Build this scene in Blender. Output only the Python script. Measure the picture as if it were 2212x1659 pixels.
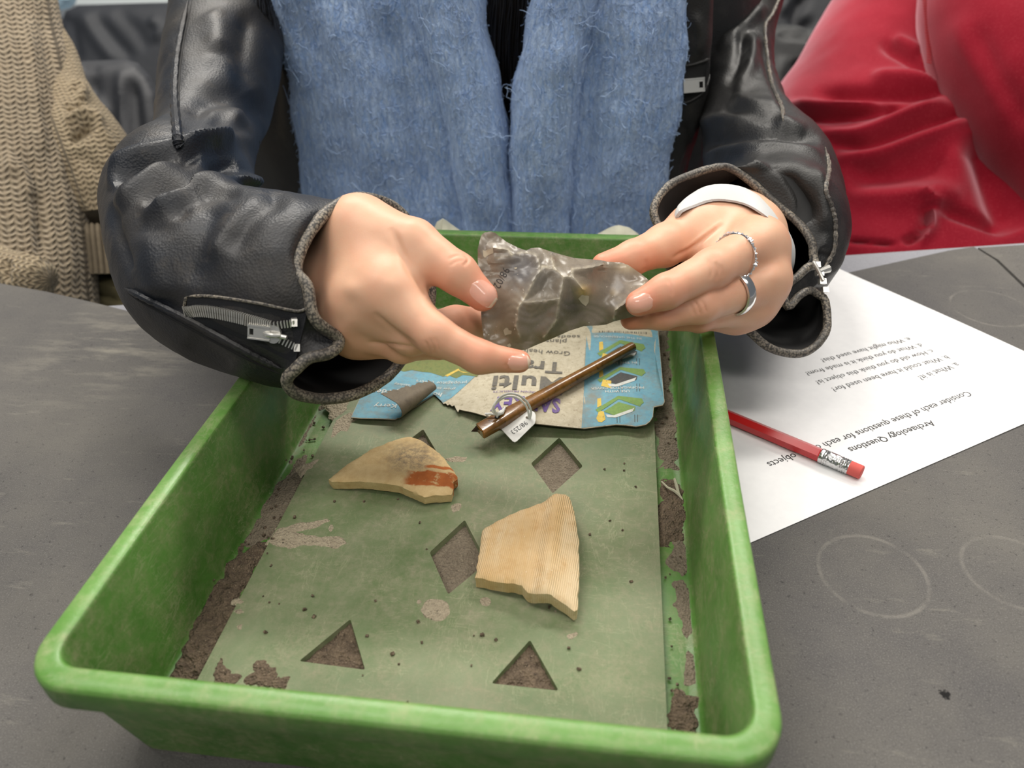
import bpy, bmesh, math, random
import numpy as np
from mathutils import Vector, Matrix, noise as mnoise
from mathutils.geometry import delaunay_2d_cdt, tessellate_polygon

for o in list(bpy.data.objects):
    bpy.data.objects.remove(o, do_unlink=True)
scene = bpy.context.scene
COL = scene.collection
PI = math.pi

# ------------------------------------------------------------------ camera
# metres; table top at z = 0, tray long side along +y, the seated person beyond it
CAM = np.array([0.06185, -0.11297, 0.26856])
RT = np.array([0.99130401, 0.12868581, -0.02750132])
UP = np.array([-0.05258499, 0.57896309, 0.81365629])
FW = np.array([-0.12062827, 0.80513459, -0.58069537])
FPX, CX, CY = 1595.28, 1106.0, 829.5
cam = bpy.data.cameras.new('camera')
cam.sensor_fit = 'HORIZONTAL'
cam.sensor_width = 36.0
cam.lens = FPX / 2212.0 * 36.0
cam.clip_start = 0.01
cam.clip_end = 50
cam.dof.use_dof = True
cam.dof.focus_distance = 0.375
cam.dof.aperture_fstop = 9.5
camo = bpy.data.objects.new('camera', cam)
COL.objects.link(camo)
mw = Matrix.Identity(4)
for i in range(3):
    mw[i][0], mw[i][1], mw[i][2], mw[i][3] = RT[i], UP[i], -FW[i], CAM[i]
camo.matrix_world = mw
scene.camera = camo

# ------------------------------------------------------------------ light
world = bpy.data.worlds.new('room_light')
scene.world = world
world.use_nodes = True
bg = world.node_tree.nodes['Background']
bg.inputs[0].default_value = (0.88, 0.94, 1.0, 1)
bg.inputs[1].default_value = 0.17


def area(name, loc, aim, sx, sy, power, col):
    l = bpy.data.lights.new(name, 'AREA')
    l.shape = 'RECTANGLE'
    l.size, l.size_y, l.energy, l.color = sx, sy, power, col
    o = bpy.data.objects.new(name, l)
    COL.objects.link(o)
    o.location = loc
    o.rotation_euler = (Vector(aim) - Vector(loc)).to_track_quat('-Z', 'Y').to_euler()
    return o


# ceiling light panels of the room, about 1.8 m above the table
WARM = (1.0, 0.95, 0.87)
area('ceiling_light_panel', (-0.65, 1.55, 1.80), (-0.65, 1.55, 0), 1.2, 0.32, 50, WARM)
area('ceiling_light_panel', (0.90, 1.65, 1.80), (0.90, 1.65, 0), 1.2, 0.32, 38, WARM)
area('ceiling_light_panel', (-0.85, 0.15, 1.80), (-0.85, 0.15, 0), 1.2, 0.32, 17, WARM)
area('ceiling_light_panel', (0.85, 0.05, 1.80), (0.85, 0.05, 0), 1.2, 0.32, 14, WARM)
area('ceiling_light_panel', (-0.75, -1.35, 1.80), (-0.75, -1.35, 0), 1.2, 0.32, 14, WARM)
area('ceiling_light_panel', (0.80, -1.40, 1.80), (0.80, -1.40, 0), 1.2, 0.32, 12, WARM)

vs = scene.view_settings
vs.view_transform = 'Standard'
vs.look = 'None'
vs.exposure = 0.0
vs.gamma = 1.0
vs.use_curve_mapping = False


# ------------------------------------------------------------------ helpers
def P(x, y, d):
    """the place in the room seen at photo pixel x, y and d metres deep"""
    return CAM + d * (FW + RT * ((x - CX) / FPX) + UP * ((CY - y) / FPX))


def G(x, y, z):
    """the place at height z seen at photo pixel x, y"""
    r = FW + RT * ((x - CX) / FPX) + UP * ((CY - y) / FPX)
    return CAM + r * ((z - CAM[2]) / r[2])


def PX(V):
    d = np.asarray(V) - CAM
    z = d @ FW
    return np.stack([CX + FPX * (d @ RT) / z, CY - FPX * (d @ UP) / z], -1)


def lin(r, g, b):
    f = lambda c: (c / 255 / 12.92) if c / 255 <= 0.04045 else ((c / 255 + 0.055) / 1.055) ** 2.4
    return (f(r), f(g), f(b), 1.0)


def tag(o, label, cat, group=None, kind=None):
    if label: o['label'] = label
    if cat: o['category'] = cat
    if group: o['group'] = group
    if kind: o['kind'] = kind
    return o


def thing(name, label, cat, loc, group=None):
    o = bpy.data.objects.new(name, None)
    o.empty_display_size = 0.02
    COL.objects.link(o)
    o.location = Vector(loc)
    return tag(o, label, cat, group)


def origin_of(o):
    v = Vector((0, 0, 0))
    while o is not None:
        v += o.location
        o = o.parent
    return np.array(v)


def mesh_obj(name, V, F, mats, parent=None, smooth=True, loc=None, fm=None, uv=None, kind=None, label=None, cols=None, sharp=38.0):
    """world-space vertices -> one mesh object under its thing"""
    V = np.asarray(V, float)
    if parent is not None:
        base = origin_of(parent)
    else:
        base = np.array(loc if loc is not None else (0, 0, 0), float)
    me = bpy.data.meshes.new(name)
    me.from_pydata((V - base).tolist(), [], [list(map(int, f)) for f in F])
    if not isinstance(mats, (list, tuple)): mats = [mats]
    for m in mats: me.materials.append(m)
    if fm is not None:
        me.polygons.foreach_set('material_index', np.asarray(fm, np.int32))
    if smooth:
        me.polygons.foreach_set('use_smooth', np.ones(len(me.polygons), bool))
    if uv is not None:
        lay = me.uv_layers.new(name='UVMap')
        idx = np.empty(len(me.loops), np.int32)
        me.loops.foreach_get('vertex_index', idx)
        lay.data.foreach_set('uv', np.asarray(uv, np.float32)[idx].ravel())
    if cols is not None:
        at = me.color_attributes.new('tint', 'FLOAT_COLOR', 'POINT')
        at.data.foreach_set('color', np.asarray(cols, np.float32).ravel())
    if smooth:
        me.set_sharp_from_angle(angle=math.radians(sharp))
    me.update()
    o = bpy.data.objects.new(name, me)
    COL.objects.link(o)
    if parent is not None:
        o.parent = parent
    else:
        o.location = Vector(base)
    if kind: o['kind'] = kind
    if label: o['label'] = label
    return o


class MB:
    """collects vertices and faces of one mesh"""
    def __init__(s): s.V, s.F, s.M = [], [], []

    def add(s, V, F, m=0):
        k = len(s.V)
        s.V += [tuple(v) for v in V]
        s.F += [tuple(i + k for i in f) for f in F]
        s.M += [m] * len(F)
        return s

    def box(s, c, X, Y, Z, m=0):
        c, X, Y, Z = map(np.array, (c, X, Y, Z))
        V = [c + a * X + b * Y + e * Z for e in (-1, 1) for b in (-1, 1) for a in (-1, 1)]
        return s.add(V, [(0, 2, 3, 1), (4, 5, 7, 6), (0, 1, 5, 4), (2, 6, 7, 3), (0, 4, 6, 2), (1, 3, 7, 5)], m)

    def tube(s, pts, r, n=8, m=0, caps=True, closed=False):
        V, F = tube(pts, r, n, caps, closed)
        return s.add(V, F, m)

    def build(s, name, mats, parent=None, **k):
        return mesh_obj(name, s.V, s.F, mats, parent, fm=s.M, **k)


def unit(v):
    v = np.asarray(v, float)
    return v / max(1e-12, np.linalg.norm(v))


def tube(pts, r, n=8, caps=True, closed=False):
    pts = np.asarray(pts, float)
    k = len(pts)
    r = np.broadcast_to(np.asarray(r, float), (k,))
    T = np.zeros_like(pts)
    for i in range(k):
        a = pts[(i - 1) % k] if closed or i > 0 else pts[i]
        b = pts[(i + 1) % k] if closed or i < k - 1 else pts[i]
        T[i] = unit(b - a)
    nrm = np.cross(T[0], (0, 0, 1.0))
    if np.linalg.norm(nrm) < 1e-3: nrm = np.cross(T[0], (1.0, 0, 0))
    nrm = unit(nrm)
    V = []
    for i in range(k):
        nrm = unit(nrm - T[i] * (nrm @ T[i]))
        b = np.cross(T[i], nrm)
        for j in range(n):
            a = 2 * PI * j / n
            V.append(pts[i] + r[i] * (math.cos(a) * nrm + math.sin(a) * b))
    F = []
    for i in range(k if closed else k - 1):
        i2 = (i + 1) % k
        for j in range(n):
            F.append((i * n + j, i * n + (j + 1) % n, i2 * n + (j + 1) % n, i2 * n + j))
    if caps and not closed:
        F.append(tuple(range(n - 1, -1, -1)))
        F.append(tuple((k - 1) * n + j for j in range(n)))
    return V, F


def catmull(pts, n):
    """n points along a smooth curve through pts (any dimension)"""
    pts = np.asarray(pts, float)
    k = len(pts)
    if k == 2:
        t = np.linspace(0, 1, n)[:, None]
        return pts[0] * (1 - t) + pts[1] * t
    ext = np.concatenate([[2 * pts[0] - pts[1]], pts, [2 * pts[-1] - pts[-2]]])
    u = np.linspace(0, k - 1, n)
    i = np.minimum(u.astype(int), k - 2)
    t = (u - i).reshape((-1,) + (1,) * (pts.ndim - 1))
    p0, p1, p2, p3 = ext[i], ext[i + 1], ext[i + 2], ext[i + 3]
    return 0.5 * (2 * p1 + (p2 - p0) * t + (2 * p0 - 5 * p1 + 4 * p2 - p3) * t ** 2 + (3 * p1 - p0 - 3 * p2 + p3) * t ** 3)


def catmull_closed(pts, n):
    pts = np.asarray(pts, float)
    k = len(pts)
    u = np.arange(n) / n * k
    i = u.astype(int)
    t = (u - i)[:, None]
    p0, p1, p2, p3 = pts[(i - 1) % k], pts[i % k], pts[(i + 1) % k], pts[(i + 2) % k]
    return 0.5 * (2 * p1 + (p2 - p0) * t + (2 * p0 - 5 * p1 + 4 * p2 - p3) * t ** 2 + (3 * p1 - p0 - 3 * p2 + p3) * t ** 3)


def grid_faces(nu, nv, closed_v=False):
    F = []
    for i in range(nu - 1):
        for j in range(nv if closed_v else nv - 1):
            j2 = (j + 1) % nv
            F.append((i * nv + j, i * nv + j2, (i + 1) * nv + j2, (i + 1) * nv + j))
    return F


def vnormals(V, F):
    V = np.asarray(V, float)
    F4 = np.array([f if len(f) == 4 else (f[0], f[1], f[2], f[2]) for f in F if len(f) in (3, 4)])
    n = np.cross(V[F4[:, 2]] - V[F4[:, 0]], V[F4[:, 3]] - V[F4[:, 1]])
    t = (F4[:, 2] == F4[:, 3])
    if t.any():
        n[t] = np.cross(V[F4[t, 1]] - V[F4[t, 0]], V[F4[t, 2]] - V[F4[t, 0]])
    N = np.zeros_like(V)
    for k in range(4):
        np.add.at(N, F4[:, k], n)
    return N / np.maximum(1e-12, np.linalg.norm(N, axis=1))[:, None]


def seg_dist(Q, pts):
    """distance of 2-d points Q to a polyline, and the arc fraction there"""
    pts = np.asarray(pts, float)
    best = np.full(len(Q), 1e9)
    frac = np.zeros(len(Q))
    L = np.linalg.norm(np.diff(pts, axis=0), axis=1)
    tot = L.sum()
    acc = 0
    for i in range(len(pts) - 1):
        a, b = pts[i], pts[i + 1]
        ab = b - a
        t = np.clip(((Q - a) @ ab) / max(1e-9, ab @ ab), 0, 1)
        d = np.linalg.norm(Q - (a + t[:, None] * ab), axis=1)
        m = d < best
        best[m] = d[m]
        frac[m] = (acc + t[m] * L[i]) / tot
        acc += L[i]
    return best, frac


def sculpt(V, N, strokes, face=None):
    """press folds into cloth: each stroke (points, width, height) is a crease run along the garment as the photo
    shows it; the vertices there move along their normals"""
    V = np.array(V, float)
    Q = PX(V)
    if face is None:
        face = np.clip(((CAM - V) * N).sum(1) / np.linalg.norm(CAM - V, axis=1) * 3.0, 0, 1)
    D = np.zeros(len(V))
    for pts, w, h in strokes:
        if len(pts) == 1:
            D += h * np.exp(-((Q - np.array(pts[0], float)) ** 2).sum(1) / w ** 2)
            continue
        pts = catmull(pts, max(12, 6 * len(pts))) if len(pts) > 2 else np.asarray(pts, float)
        d, fr = seg_dist(Q, pts)
        taper = np.clip(np.minimum(fr, 1 - fr) / 0.18, 0, 1) ** 0.7
        taper = np.where((fr <= 0) | (fr >= 1), 0.0, taper) if len(pts) > 1 else 1
        D += h * np.exp(-(d / w) ** 2) * np.maximum(taper, 0.0)
    D *= face
    return V + N * D[:, None]


def fnoise(V, scale, octaves=3, seed=0.0):
    out = np.empty(len(V))
    off = Vector((seed * 7.3, seed * 3.1, seed * 5.7))
    for i, v in enumerate(V):
        out[i] = mnoise.fractal(Vector(v) * scale + off, 0.8, 2.0, octaves)
    return out


def vn3(V, seed=0):
    """fast smooth value noise, -1..1"""
    V = np.asarray(V, float) + seed * 17.17
    i = np.floor(V).astype(np.int64)
    f = V - i
    f = f * f * (3 - 2 * f)

    def h(a):
        n = (a[:, 0] * 374761393 + a[:, 1] * 668265263 + a[:, 2] * 2147483647 + seed * 974711) & 0xffffffff
        n = ((n ^ (n >> 13)) * 1274126177) & 0xffffffff
        n = n ^ (n >> 16)
        return (n & 0xffff) / 32767.5 - 1
    r = 0
    for dx in (0, 1):
        for dy in (0, 1):
            for dz in (0, 1):
                w = (f[:, 0] if dx else 1 - f[:, 0]) * (f[:, 1] if dy else 1 - f[:, 1]) * (f[:, 2] if dz else 1 - f[:, 2])
                r = r + w * h(i + np.array([dx, dy, dz]))
    return r


def vfrac(V, scale, octv=3, seed=0):
    r, a = 0, 1.0
    for k in range(octv):
        r = r + a * vn3(np.asarray(V) * scale * 2 ** k, seed + k)
        a *= 0.5
    return r


# surface of a blended field (for hands and other rounded bodies)
def surface_nets(f, lo, h):
    nx, ny, nz = f.shape
    s = f < 0
    cs = np.zeros((nx - 1, ny - 1, nz - 1), np.int8)
    acc = np.zeros((nx - 1, ny - 1, nz - 1, 3))
    cnt = np.zeros((nx - 1, ny - 1, nz - 1))
    corners = [(a, b, c) for a in (0, 1) for b in (0, 1) for c in (0, 1)]
    sl = lambda a, b, c: (slice(a, nx - 1 + a), slice(b, ny - 1 + b), slice(c, nz - 1 + c))
    for c in corners: cs += s[sl(*c)]
    active = (cs > 0) & (cs < 8)
    for c in corners:
        for ax in range(3):
            if c[ax]: continue
            c2 = list(c); c2[ax] = 1
            f0, f1 = f[sl(*c)], f[sl(*c2)]
            m = ((f0 < 0) != (f1 < 0))
            t = np.where(m, f0 / np.where(m, f0 - f1, 1), 0)
            for k in range(3):
                acc[..., k] += np.where(m, (c[k] + t) if k == ax else c[k], 0)
            cnt += m
    idx = -np.ones(active.shape, np.int64)
    w = np.argwhere(active)
    idx[active] = np.arange(len(w))
    V = (w + acc[active] / cnt[active][:, None]) * h + lo
    F = []
    # x edges
    for ax in range(3):
        o1, o2 = (ax + 1) % 3, (ax + 2) % 3
        a = [slice(0, n) for n in f.shape]; b = [slice(0, n) for n in f.shape]
        a[ax] = slice(0, f.shape[ax] - 1); b[ax] = slice(1, f.shape[ax])
        for o in (o1, o2):
            a[o] = slice(1, f.shape[o] - 1); b[o] = slice(1, f.shape[o] - 1)
        s0, s1 = s[tuple(a)], s[tuple(b)]
        e = np.argwhere(s0 != s1)
        if not len(e): continue
        flip = s0[s0 != s1]
        p = e.copy(); p[:, o1] += 1; p[:, o2] += 1
        q = []
        for d1, d2 in ((-1, -1), (0, -1), (0, 0), (-1, 0)):
            k = p.copy(); k[:, o1] += d1; k[:, o2] += d2
            q.append(idx[k[:, 0], k[:, 1], k[:, 2]])
        q = np.stack(q, 1)
        q[~flip] = q[~flip][:, ::-1]
        F.append(q)
    return V, np.concatenate(F)


def relax(V, F, it=2, lam=0.5):
    V = np.array(V, float)
    F = np.asarray(F)
    E = np.concatenate([F[:, [0, 1]], F[:, [1, 2]], F[:, [2, 3]], F[:, [3, 0]]])
    E = np.concatenate([E, E[:, ::-1]])
    deg = np.bincount(E[:, 0], minlength=len(V)).astype(float)
    for _ in range(it):
        A = np.zeros_like(V)
        for k in range(3):
            A[:, k] = np.bincount(E[:, 0], weights=V[E[:, 1], k], minlength=len(V))
        V += lam * (A / np.maximum(deg, 1)[:, None] - V)
    return V


def cone_sd(X, a, ra, b, rb):
    """distance field of a tapered capsule"""
    ba = b - a
    l2 = ba @ ba
    t = np.clip(((X - a) @ ba) / l2, 0, 1)
    d = np.linalg.norm(X - (a + t[..., None] * ba), axis=-1)
    return d - (ra + (rb - ra) * t)


def smin(a, b, k):
    h = np.maximum(k - np.abs(a - b), 0) / k
    return np.minimum(a, b) - h * h * k * 0.25


# ------------------------------------------------------------------ materials
class NT:
    """tiny node-tree writer"""
    def __init__(s, name):
        s.m = bpy.data.materials.new(name)
        s.m.use_nodes = True
        s.t = s.m.node_tree
        s.b = s.t.nodes['Principled BSDF']
        s.tc = s.t.nodes.new('ShaderNodeTexCoord')

    def n(s, typ, ins=None, **props):
        nd = s.t.nodes.new(typ)
        for k, v in props.items(): setattr(nd, k, v)
        for k, v in (ins or {}).items(): s.put(nd.inputs[k], v)
        return nd

    def put(s, sock, v):
        if isinstance(v, bpy.types.NodeSocket): s.t.links.new(v, sock)
        elif isinstance(v, bpy.types.Node): s.t.links.new(v.outputs[0], sock)
        else: sock.default_value = v

    def co(s, scale=(1, 1, 1), kind='Object', rot=(0, 0, 0)):
        mp = s.n('ShaderNodeMapping', {'Scale': scale, 'Rotation': rot})
        s.t.links.new(s.tc.outputs[kind], mp.inputs[0])
        return mp.outputs[0]

    def noise(s, scale, detail=4, rough=0.6, co=None, dist=0.0):
        nd = s.n('ShaderNodeTexNoise', {'Scale': scale, 'Detail': detail, 'Roughness': rough, 'Distortion': dist})
        s.put(nd.inputs['Vector'], co if co is not None else s.tc.outputs['Object'])
        return nd.outputs[0]

    def voro(s, scale, co=None, feature='F1', out=0, rnd=1.0):
        nd = s.n('ShaderNodeTexVoronoi', {'Scale': scale, 'Randomness': rnd}, feature=feature)
        s.put(nd.inputs['Vector'], co if co is not None else s.tc.outputs['Object'])
        return nd.outputs[out]

    def ramp(s, f, stops, interp='LINEAR'):
        nd = s.n('ShaderNodeValToRGB')
        s.put(nd.inputs[0], f)
        el = nd.color_ramp.elements
        nd.color_ramp.interpolation = interp
        while len(el) < len(stops): el.new(0.5)
        for e, (p, c) in zip(el, stops):
            e.position = p
            e.color = c if len(c) == 4 else (*c, 1)
        return nd.outputs[0]

    def band(s, f, lo, hi):
        nd = s.n('ShaderNodeMapRange', {'From Min': lo, 'From Max': hi}, clamp=True)
        s.put(nd.inputs['Value'], f)
        return nd.outputs[0]

    def mix(s, f, a, b, mode='MIX'):
        nd = s.n('ShaderNodeMix', data_type='RGBA', blend_type=mode)
        s.put(nd.inputs[0], f)
        s.put(nd.inputs[6], a)
        s.put(nd.inputs[7], b)
        return nd.outputs[2]

    def math(s, op, a, b=0.0):
        nd = s.n('ShaderNodeMath', operation=op)
        s.put(nd.inputs[0], a)
        s.put(nd.inputs[1], b)
        return nd.outputs[0]

    def bump(s, h, strength, dist, prev=None):
        nd = s.n('ShaderNodeBump', {'Strength': strength, 'Distance': dist})
        s.put(nd.inputs['Height'], h)
        if prev is not None: s.put(nd.inputs['Normal'], prev)
        return nd.outputs[0]

    def done(s, col=None, rough=None, normal=None, **k):
        if col is not None: s.put(s.b.inputs['Base Color'], col)
        if rough is not None: s.put(s.b.inputs['Roughness'], rough)
        if normal is not None: s.put(s.b.inputs['Normal'], normal)
        for a, v in k.items():
            s.put(s.b.inputs[a.replace('_', ' ')], v)
        return s.m


def plain(name, col, rough=0.5, **k):
    return NT(name).done(col, rough, **k)

# ------------------------------------------------------------------ surfaces of the place
def mat_tableboard():
    t = NT('grey_felt_table')
    f = t.noise(900, 3, 0.7)
    c = t.mix(f, lin(120, 121, 128), lin(160, 160, 166))
    return t.done(c, 0.95, t.bump(f, 0.4, 0.0006))


def mat_foam(rings=(), hole=None, smear=None):
    t = NT('dark_grey_foam')
    g = t.noise(1500, 2, 0.8)
    g2 = t.noise(420, 3, 0.7)
    big = t.noise(9, 5, 0.65)
    c = t.mix(t.band(big, 0.35, 0.7), lin(84, 82, 82), lin(104, 101, 96))
    c = t.mix(t.band(g, 0.52, 0.78), c, lin(128, 126, 122))
    c = t.mix(t.band(g2, 0.40, 0.22), c, lin(44, 43, 44))
    sm = t.noise(26, 5, 0.7, t.co((1.0, 5.0, 1)))
    c = t.mix(t.math('MULTIPLY', t.band(sm, 0.60, 0.76), 0.42), c, lin(150, 146, 134))
    if smear is not None:
        # rubbed chalky smears beside the sleeve
        dm = t.n('ShaderNodeVectorMath', {1: (smear[0], smear[1], 0)}, operation='DISTANCE')
        t.t.links.new(t.tc.outputs['Object'], dm.inputs[0])
        st_ = t.noise(34, 5, 0.7, t.co((0.55, 2.6, 1), rot=(0, 0, 0.2)))
        mm = t.math('MULTIPLY', t.band(dm.outputs['Value'], 0.085, 0.02), t.band(st_, 0.48, 0.66))
        c = t.mix(t.math('MULTIPLY', mm, 0.5), c, lin(158, 153, 140))
    for (x, y, r) in rings:
        d = t.n('ShaderNodeVectorMath', {1: (x, y, 0)}, operation='DISTANCE')
        sx = t.n('ShaderNodeVectorMath', {1: (1, 1, 0)}, operation='MULTIPLY')
        t.t.links.new(t.tc.outputs['Object'], sx.inputs[0])
        t.t.links.new(sx.outputs[0], d.inputs[0])
        a = t.math('ABSOLUTE', t.math('SUBTRACT', d.outputs['Value'], r))
        m = t.math('MULTIPLY', t.band(a, 0.0013, 0.0004), t.band(t.noise(70, 3), 0.35, 0.6))
        c = t.mix(t.math('MULTIPLY', m, 0.22), c, lin(165, 160, 150))
    if hole is not None:
        d = t.n('ShaderNodeVectorMath', {1: (hole[0], hole[1], 0)}, operation='DISTANCE')
        t.t.links.new(t.tc.outputs['Object'], d.inputs[0])
        m = t.band(t.math('ADD', d.outputs['Value'], t.math('MULTIPLY', t.noise(900, 2), 0.004)), 0.0043, 0.0035)
        c = t.mix(m, c, lin(14, 13, 13))
    return t.done(c, 0.92, t.bump(g, 0.9, 0.0005, t.bump(g2, 0.5, 0.0008)))


def mat_green(name, base, base2, dust, amount, rough=0.42):
    t = NT(name)
    n1 = t.noise(14, 6, 0.7)
    n2 = t.noise(70, 6, 0.75)
    n3 = t.noise(340, 4, 0.8)
    c = t.mix(t.band(n1, 0.35, 0.68), base, base2)
    m = t.math('MULTIPLY', t.band(n2, 0.62 - amount * 0.35, 0.86 - amount * 0.2), 0.8)
    m = t.math('MULTIPLY', m, t.band(n3, 0.30, 0.62))
    c = t.mix(m, c, dust)
    f1 = t.math('ABSOLUTE', t.math('SUBTRACT', t.noise(90, 5, 0.62, t.co((1.0, 0.25, 1), rot=(0.2, 0.4, 0.7)), 0.6), 0.5))
    f2 = t.math('ABSOLUTE', t.math('SUBTRACT', t.noise(120, 5, 0.62, t.co((0.25, 1.0, 1), rot=(0.5, 0.1, -0.5)), 0.6), 0.5))
    s = t.math('MAXIMUM', t.band(f1, 0.010, 0.002), t.band(f2, 0.009, 0.002))
    s = t.math('MULTIPLY', s, t.band(t.noise(38, 3), 0.36, 0.60))
    c = t.mix(t.math('MULTIPLY', s, 0.24), c, lin(176, 172, 142))
    r = t.math('ADD', rough, t.math('MULTIPLY', m, 0.35))
    return t.done(c, r, t.bump(n3, 0.25, 0.0004, t.bump(n2, 0.25, 0.0010)), Specular_IOR_Level=0.45)


def mat_soil(name, a, b, rough=0.95):
    t = NT(name)
    g = t.voro(900)
    n = t.noise(260, 4, 0.75)
    c = t.mix(t.band(n, 0.3, 0.7), a, b)
    c = t.mix(t.band(t.noise(1300, 2, 0.8), 0.63, 0.75), c, lin(176, 160, 136))
    c = t.mix(t.band(t.noise(700, 2, 0.8), 0.36, 0.25), c, lin(38, 32, 27))
    return t.done(c, rough, t.bump(g, 0.8, 0.0012, t.bump(n, 0.7, 0.0015)))


GREEN = mat_green('green_plastic', lin(62, 104, 38), lin(88, 132, 60), lin(142, 136, 106), 0.62, 0.38)
GREEN_DUSTY = mat_green('dusty_green_plastic', lin(90, 108, 68), lin(116, 126, 94), lin(148, 140, 119), 0.72, 0.55)
GREEN_RIM = mat_green('rubbed_highlit_green_plastic', lin(84, 130, 54), lin(112, 154, 82), lin(166, 166, 128), 0.45, 0.34)  # rim top: rubbed paler, with its bright highlight also put into the colour
SOIL = mat_soil('dark_soil', lin(74, 62, 50), lin(116, 100, 82))
DUST = mat_soil('dry_dust', lin(112, 101, 86), lin(132, 121, 104))
MUD = mat_soil('dried_mud', lin(150, 138, 118), lin(172, 160, 138))


# ------------------------------------------------------------------ floor, table, mats
def floor_mat():
    t = NT('speckled_floor')
    c = t.mix(t.noise(30, 4), lin(150, 158, 165), lin(190, 198, 204))
    return t.done(c, 0.6)


fl = MB().box((0, 1.0, -0.79), (4, 0, 0), (0, 3.6, 0), (0, 0, 0.05)).build('floor', floor_mat(), loc=(0, 1, -0.79), smooth=False)
fl['kind'] = 'structure'
wl = MB().box((0, 4.55, 0.6), (4, 0, 0), (0, 0.05, 0), (0, 0, 1.35)).build('wall_back', plain('wall_paint', lin(196, 200, 204), 0.8), loc=(0, 4.55, 0.6), smooth=False)
wl['kind'] = 'structure'
TA = math.radians(12.8)
TE = np.array([math.cos(TA), math.sin(TA), 0])
TN = np.array([-math.sin(TA), math.cos(TA), 0])
TC = np.array([-0.3234, 0.336, 0]) + TE * 0.33
ZT = -0.003
tb = thing('table', 'light grey felt-topped table under the dark mats', 'table', TC - TN * 0.45 + (0, 0, -0.74))
MB().box(TC - TN * 0.45 + (0, 0, ZT - 0.0125), TE * 0.95, TN * 0.45, (0, 0, 0.0125)).build('table_top', mat_tableboard(), tb, smooth=False)
legm = plain('steel_leg', lin(90, 92, 95), 0.4, Metallic=0.8)
for a in (-0.88, 0.88):
    for b in (-0.84, -0.06):
        p = TC + TE * a + TN * b
        MB().tube([p + (0, 0, -0.74), p + (0, 0, ZT - 0.025)], 0.016, 12).build('leg', legm, tb)


def mat_sheet(name, label, poly, z0, z1, m):
    mb = MB()
    n = len(poly)
    V = [(x, y, z0) for x, y in poly] + [(x, y, z1) for x, y in poly]
    mb.add(V, [tuple(range(n, 2 * n)), tuple(range(n - 1, -1, -1))] + [(i, (i + 1) % n, n + (i + 1) % n, n + i) for i in range(n)])
    o = mb.build(name, m, smooth=False)
    return tag(o, label, 'mat', 'dark foam mats on the table')


ring_px = [((2140, 665), (2055, 660)), ((1885, 1240), (2006, 1262)), ((2190, 1235), (2078, 1215))]
rings = []
for c_, e_ in ring_px:
    a, b = G(*c_, 0), G(*e_, 0)
    rings.append((a[0], a[1], float(np.linalg.norm(a - b))))
hole = G(2042, 1500, 0)[:2]
e0, e1, e2, e3 = [G(*p, 0)[:2] for p in ((0, 612), (100, 630), (200, 653), (290, 675))]
far_l = e0 + (e0 - e1) * 1.3
far_r = e3 + (e3 - e2) * 5.5
mat_sheet('foam_mat', 'dark grey foam mat left of the tray, scuffed pale near the sleeve', [tuple(p) for p in (far_l, e0, e1, e2, e3, far_r)] + [(-0.0108, 0.20), (-0.0108, -0.45), (-0.75, -0.45), (-0.75, 0.20)], -0.003, 0.0, mat_foam(smear=G(255, 745, 0)))
b0, b1, b2 = [G(*p, 0)[:2] for p in ((1850, 585), (2050, 541), (2104, 533))]
c0, c1 = [G(*p, 0)[:2] for p in ((2150, 562), (2260, 668))]
cc = c1 + (c1 - c0) * 2
mat_sheet('foam_mat', 'dark grey foam mat right of the tray, marked with faint rings, under the sheet', [(-0.0105, -0.45), (0.75, -0.45), (0.75, 0.10), tuple(cc), tuple(c1), tuple(c0), tuple(b2), tuple(b1), tuple(b0), tuple(b0 + (b0 - b1) * 2.2), (-0.0105, 0.25)], -0.003, 0.0, mat_foam(rings, hole))
w = np.array([0.0025, 0.0])
mat_sheet('foam_mat', 'small corner of grey foam mat at the far right table edge', [tuple(b2 + w + (0.0, -0.002)), tuple(c0 + w), tuple(c1 + w), tuple(cc + w), (0.76, 0.12), (0.76, 0.56), tuple(b2 + (0.30, 0.062))], -0.003, 0.0002, mat_foam())


# ------------------------------------------------------------------ tray
TW, TL, TH = 0.24, 0.3562, 0.06


def rrect(inset, r, z, nc=8, ns=10):
    hx, y0, y1 = TW / 2 - inset, inset, TL - inset
    pts = []
    cs = [(hx - r, y1 - r, 0), (-hx + r, y1 - r, 90), (-hx + r, y0 + r, 180), (hx - r, y0 + r, 270)]
    for k, (x, y, a) in enumerate(cs):
        arc = [(x + r * math.cos(math.radians(a + 90 * i / nc)), y + r * math.sin(math.radians(a + 90 * i / nc)), z) for i in range(nc + 1)]
        pts += arc
        nx_ = cs[(k + 1) % 4]
        b = (nx_[0] + r * math.cos(math.radians(nx_[2])), nx_[1] + r * math.sin(math.radians(nx_[2])), z)
        for i in range(1, ns):
            t = i / ns
            pts.append(tuple(arc[-1][j] * (1 - t) + b[j] * t for j in range(3)))
    return pts


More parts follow.
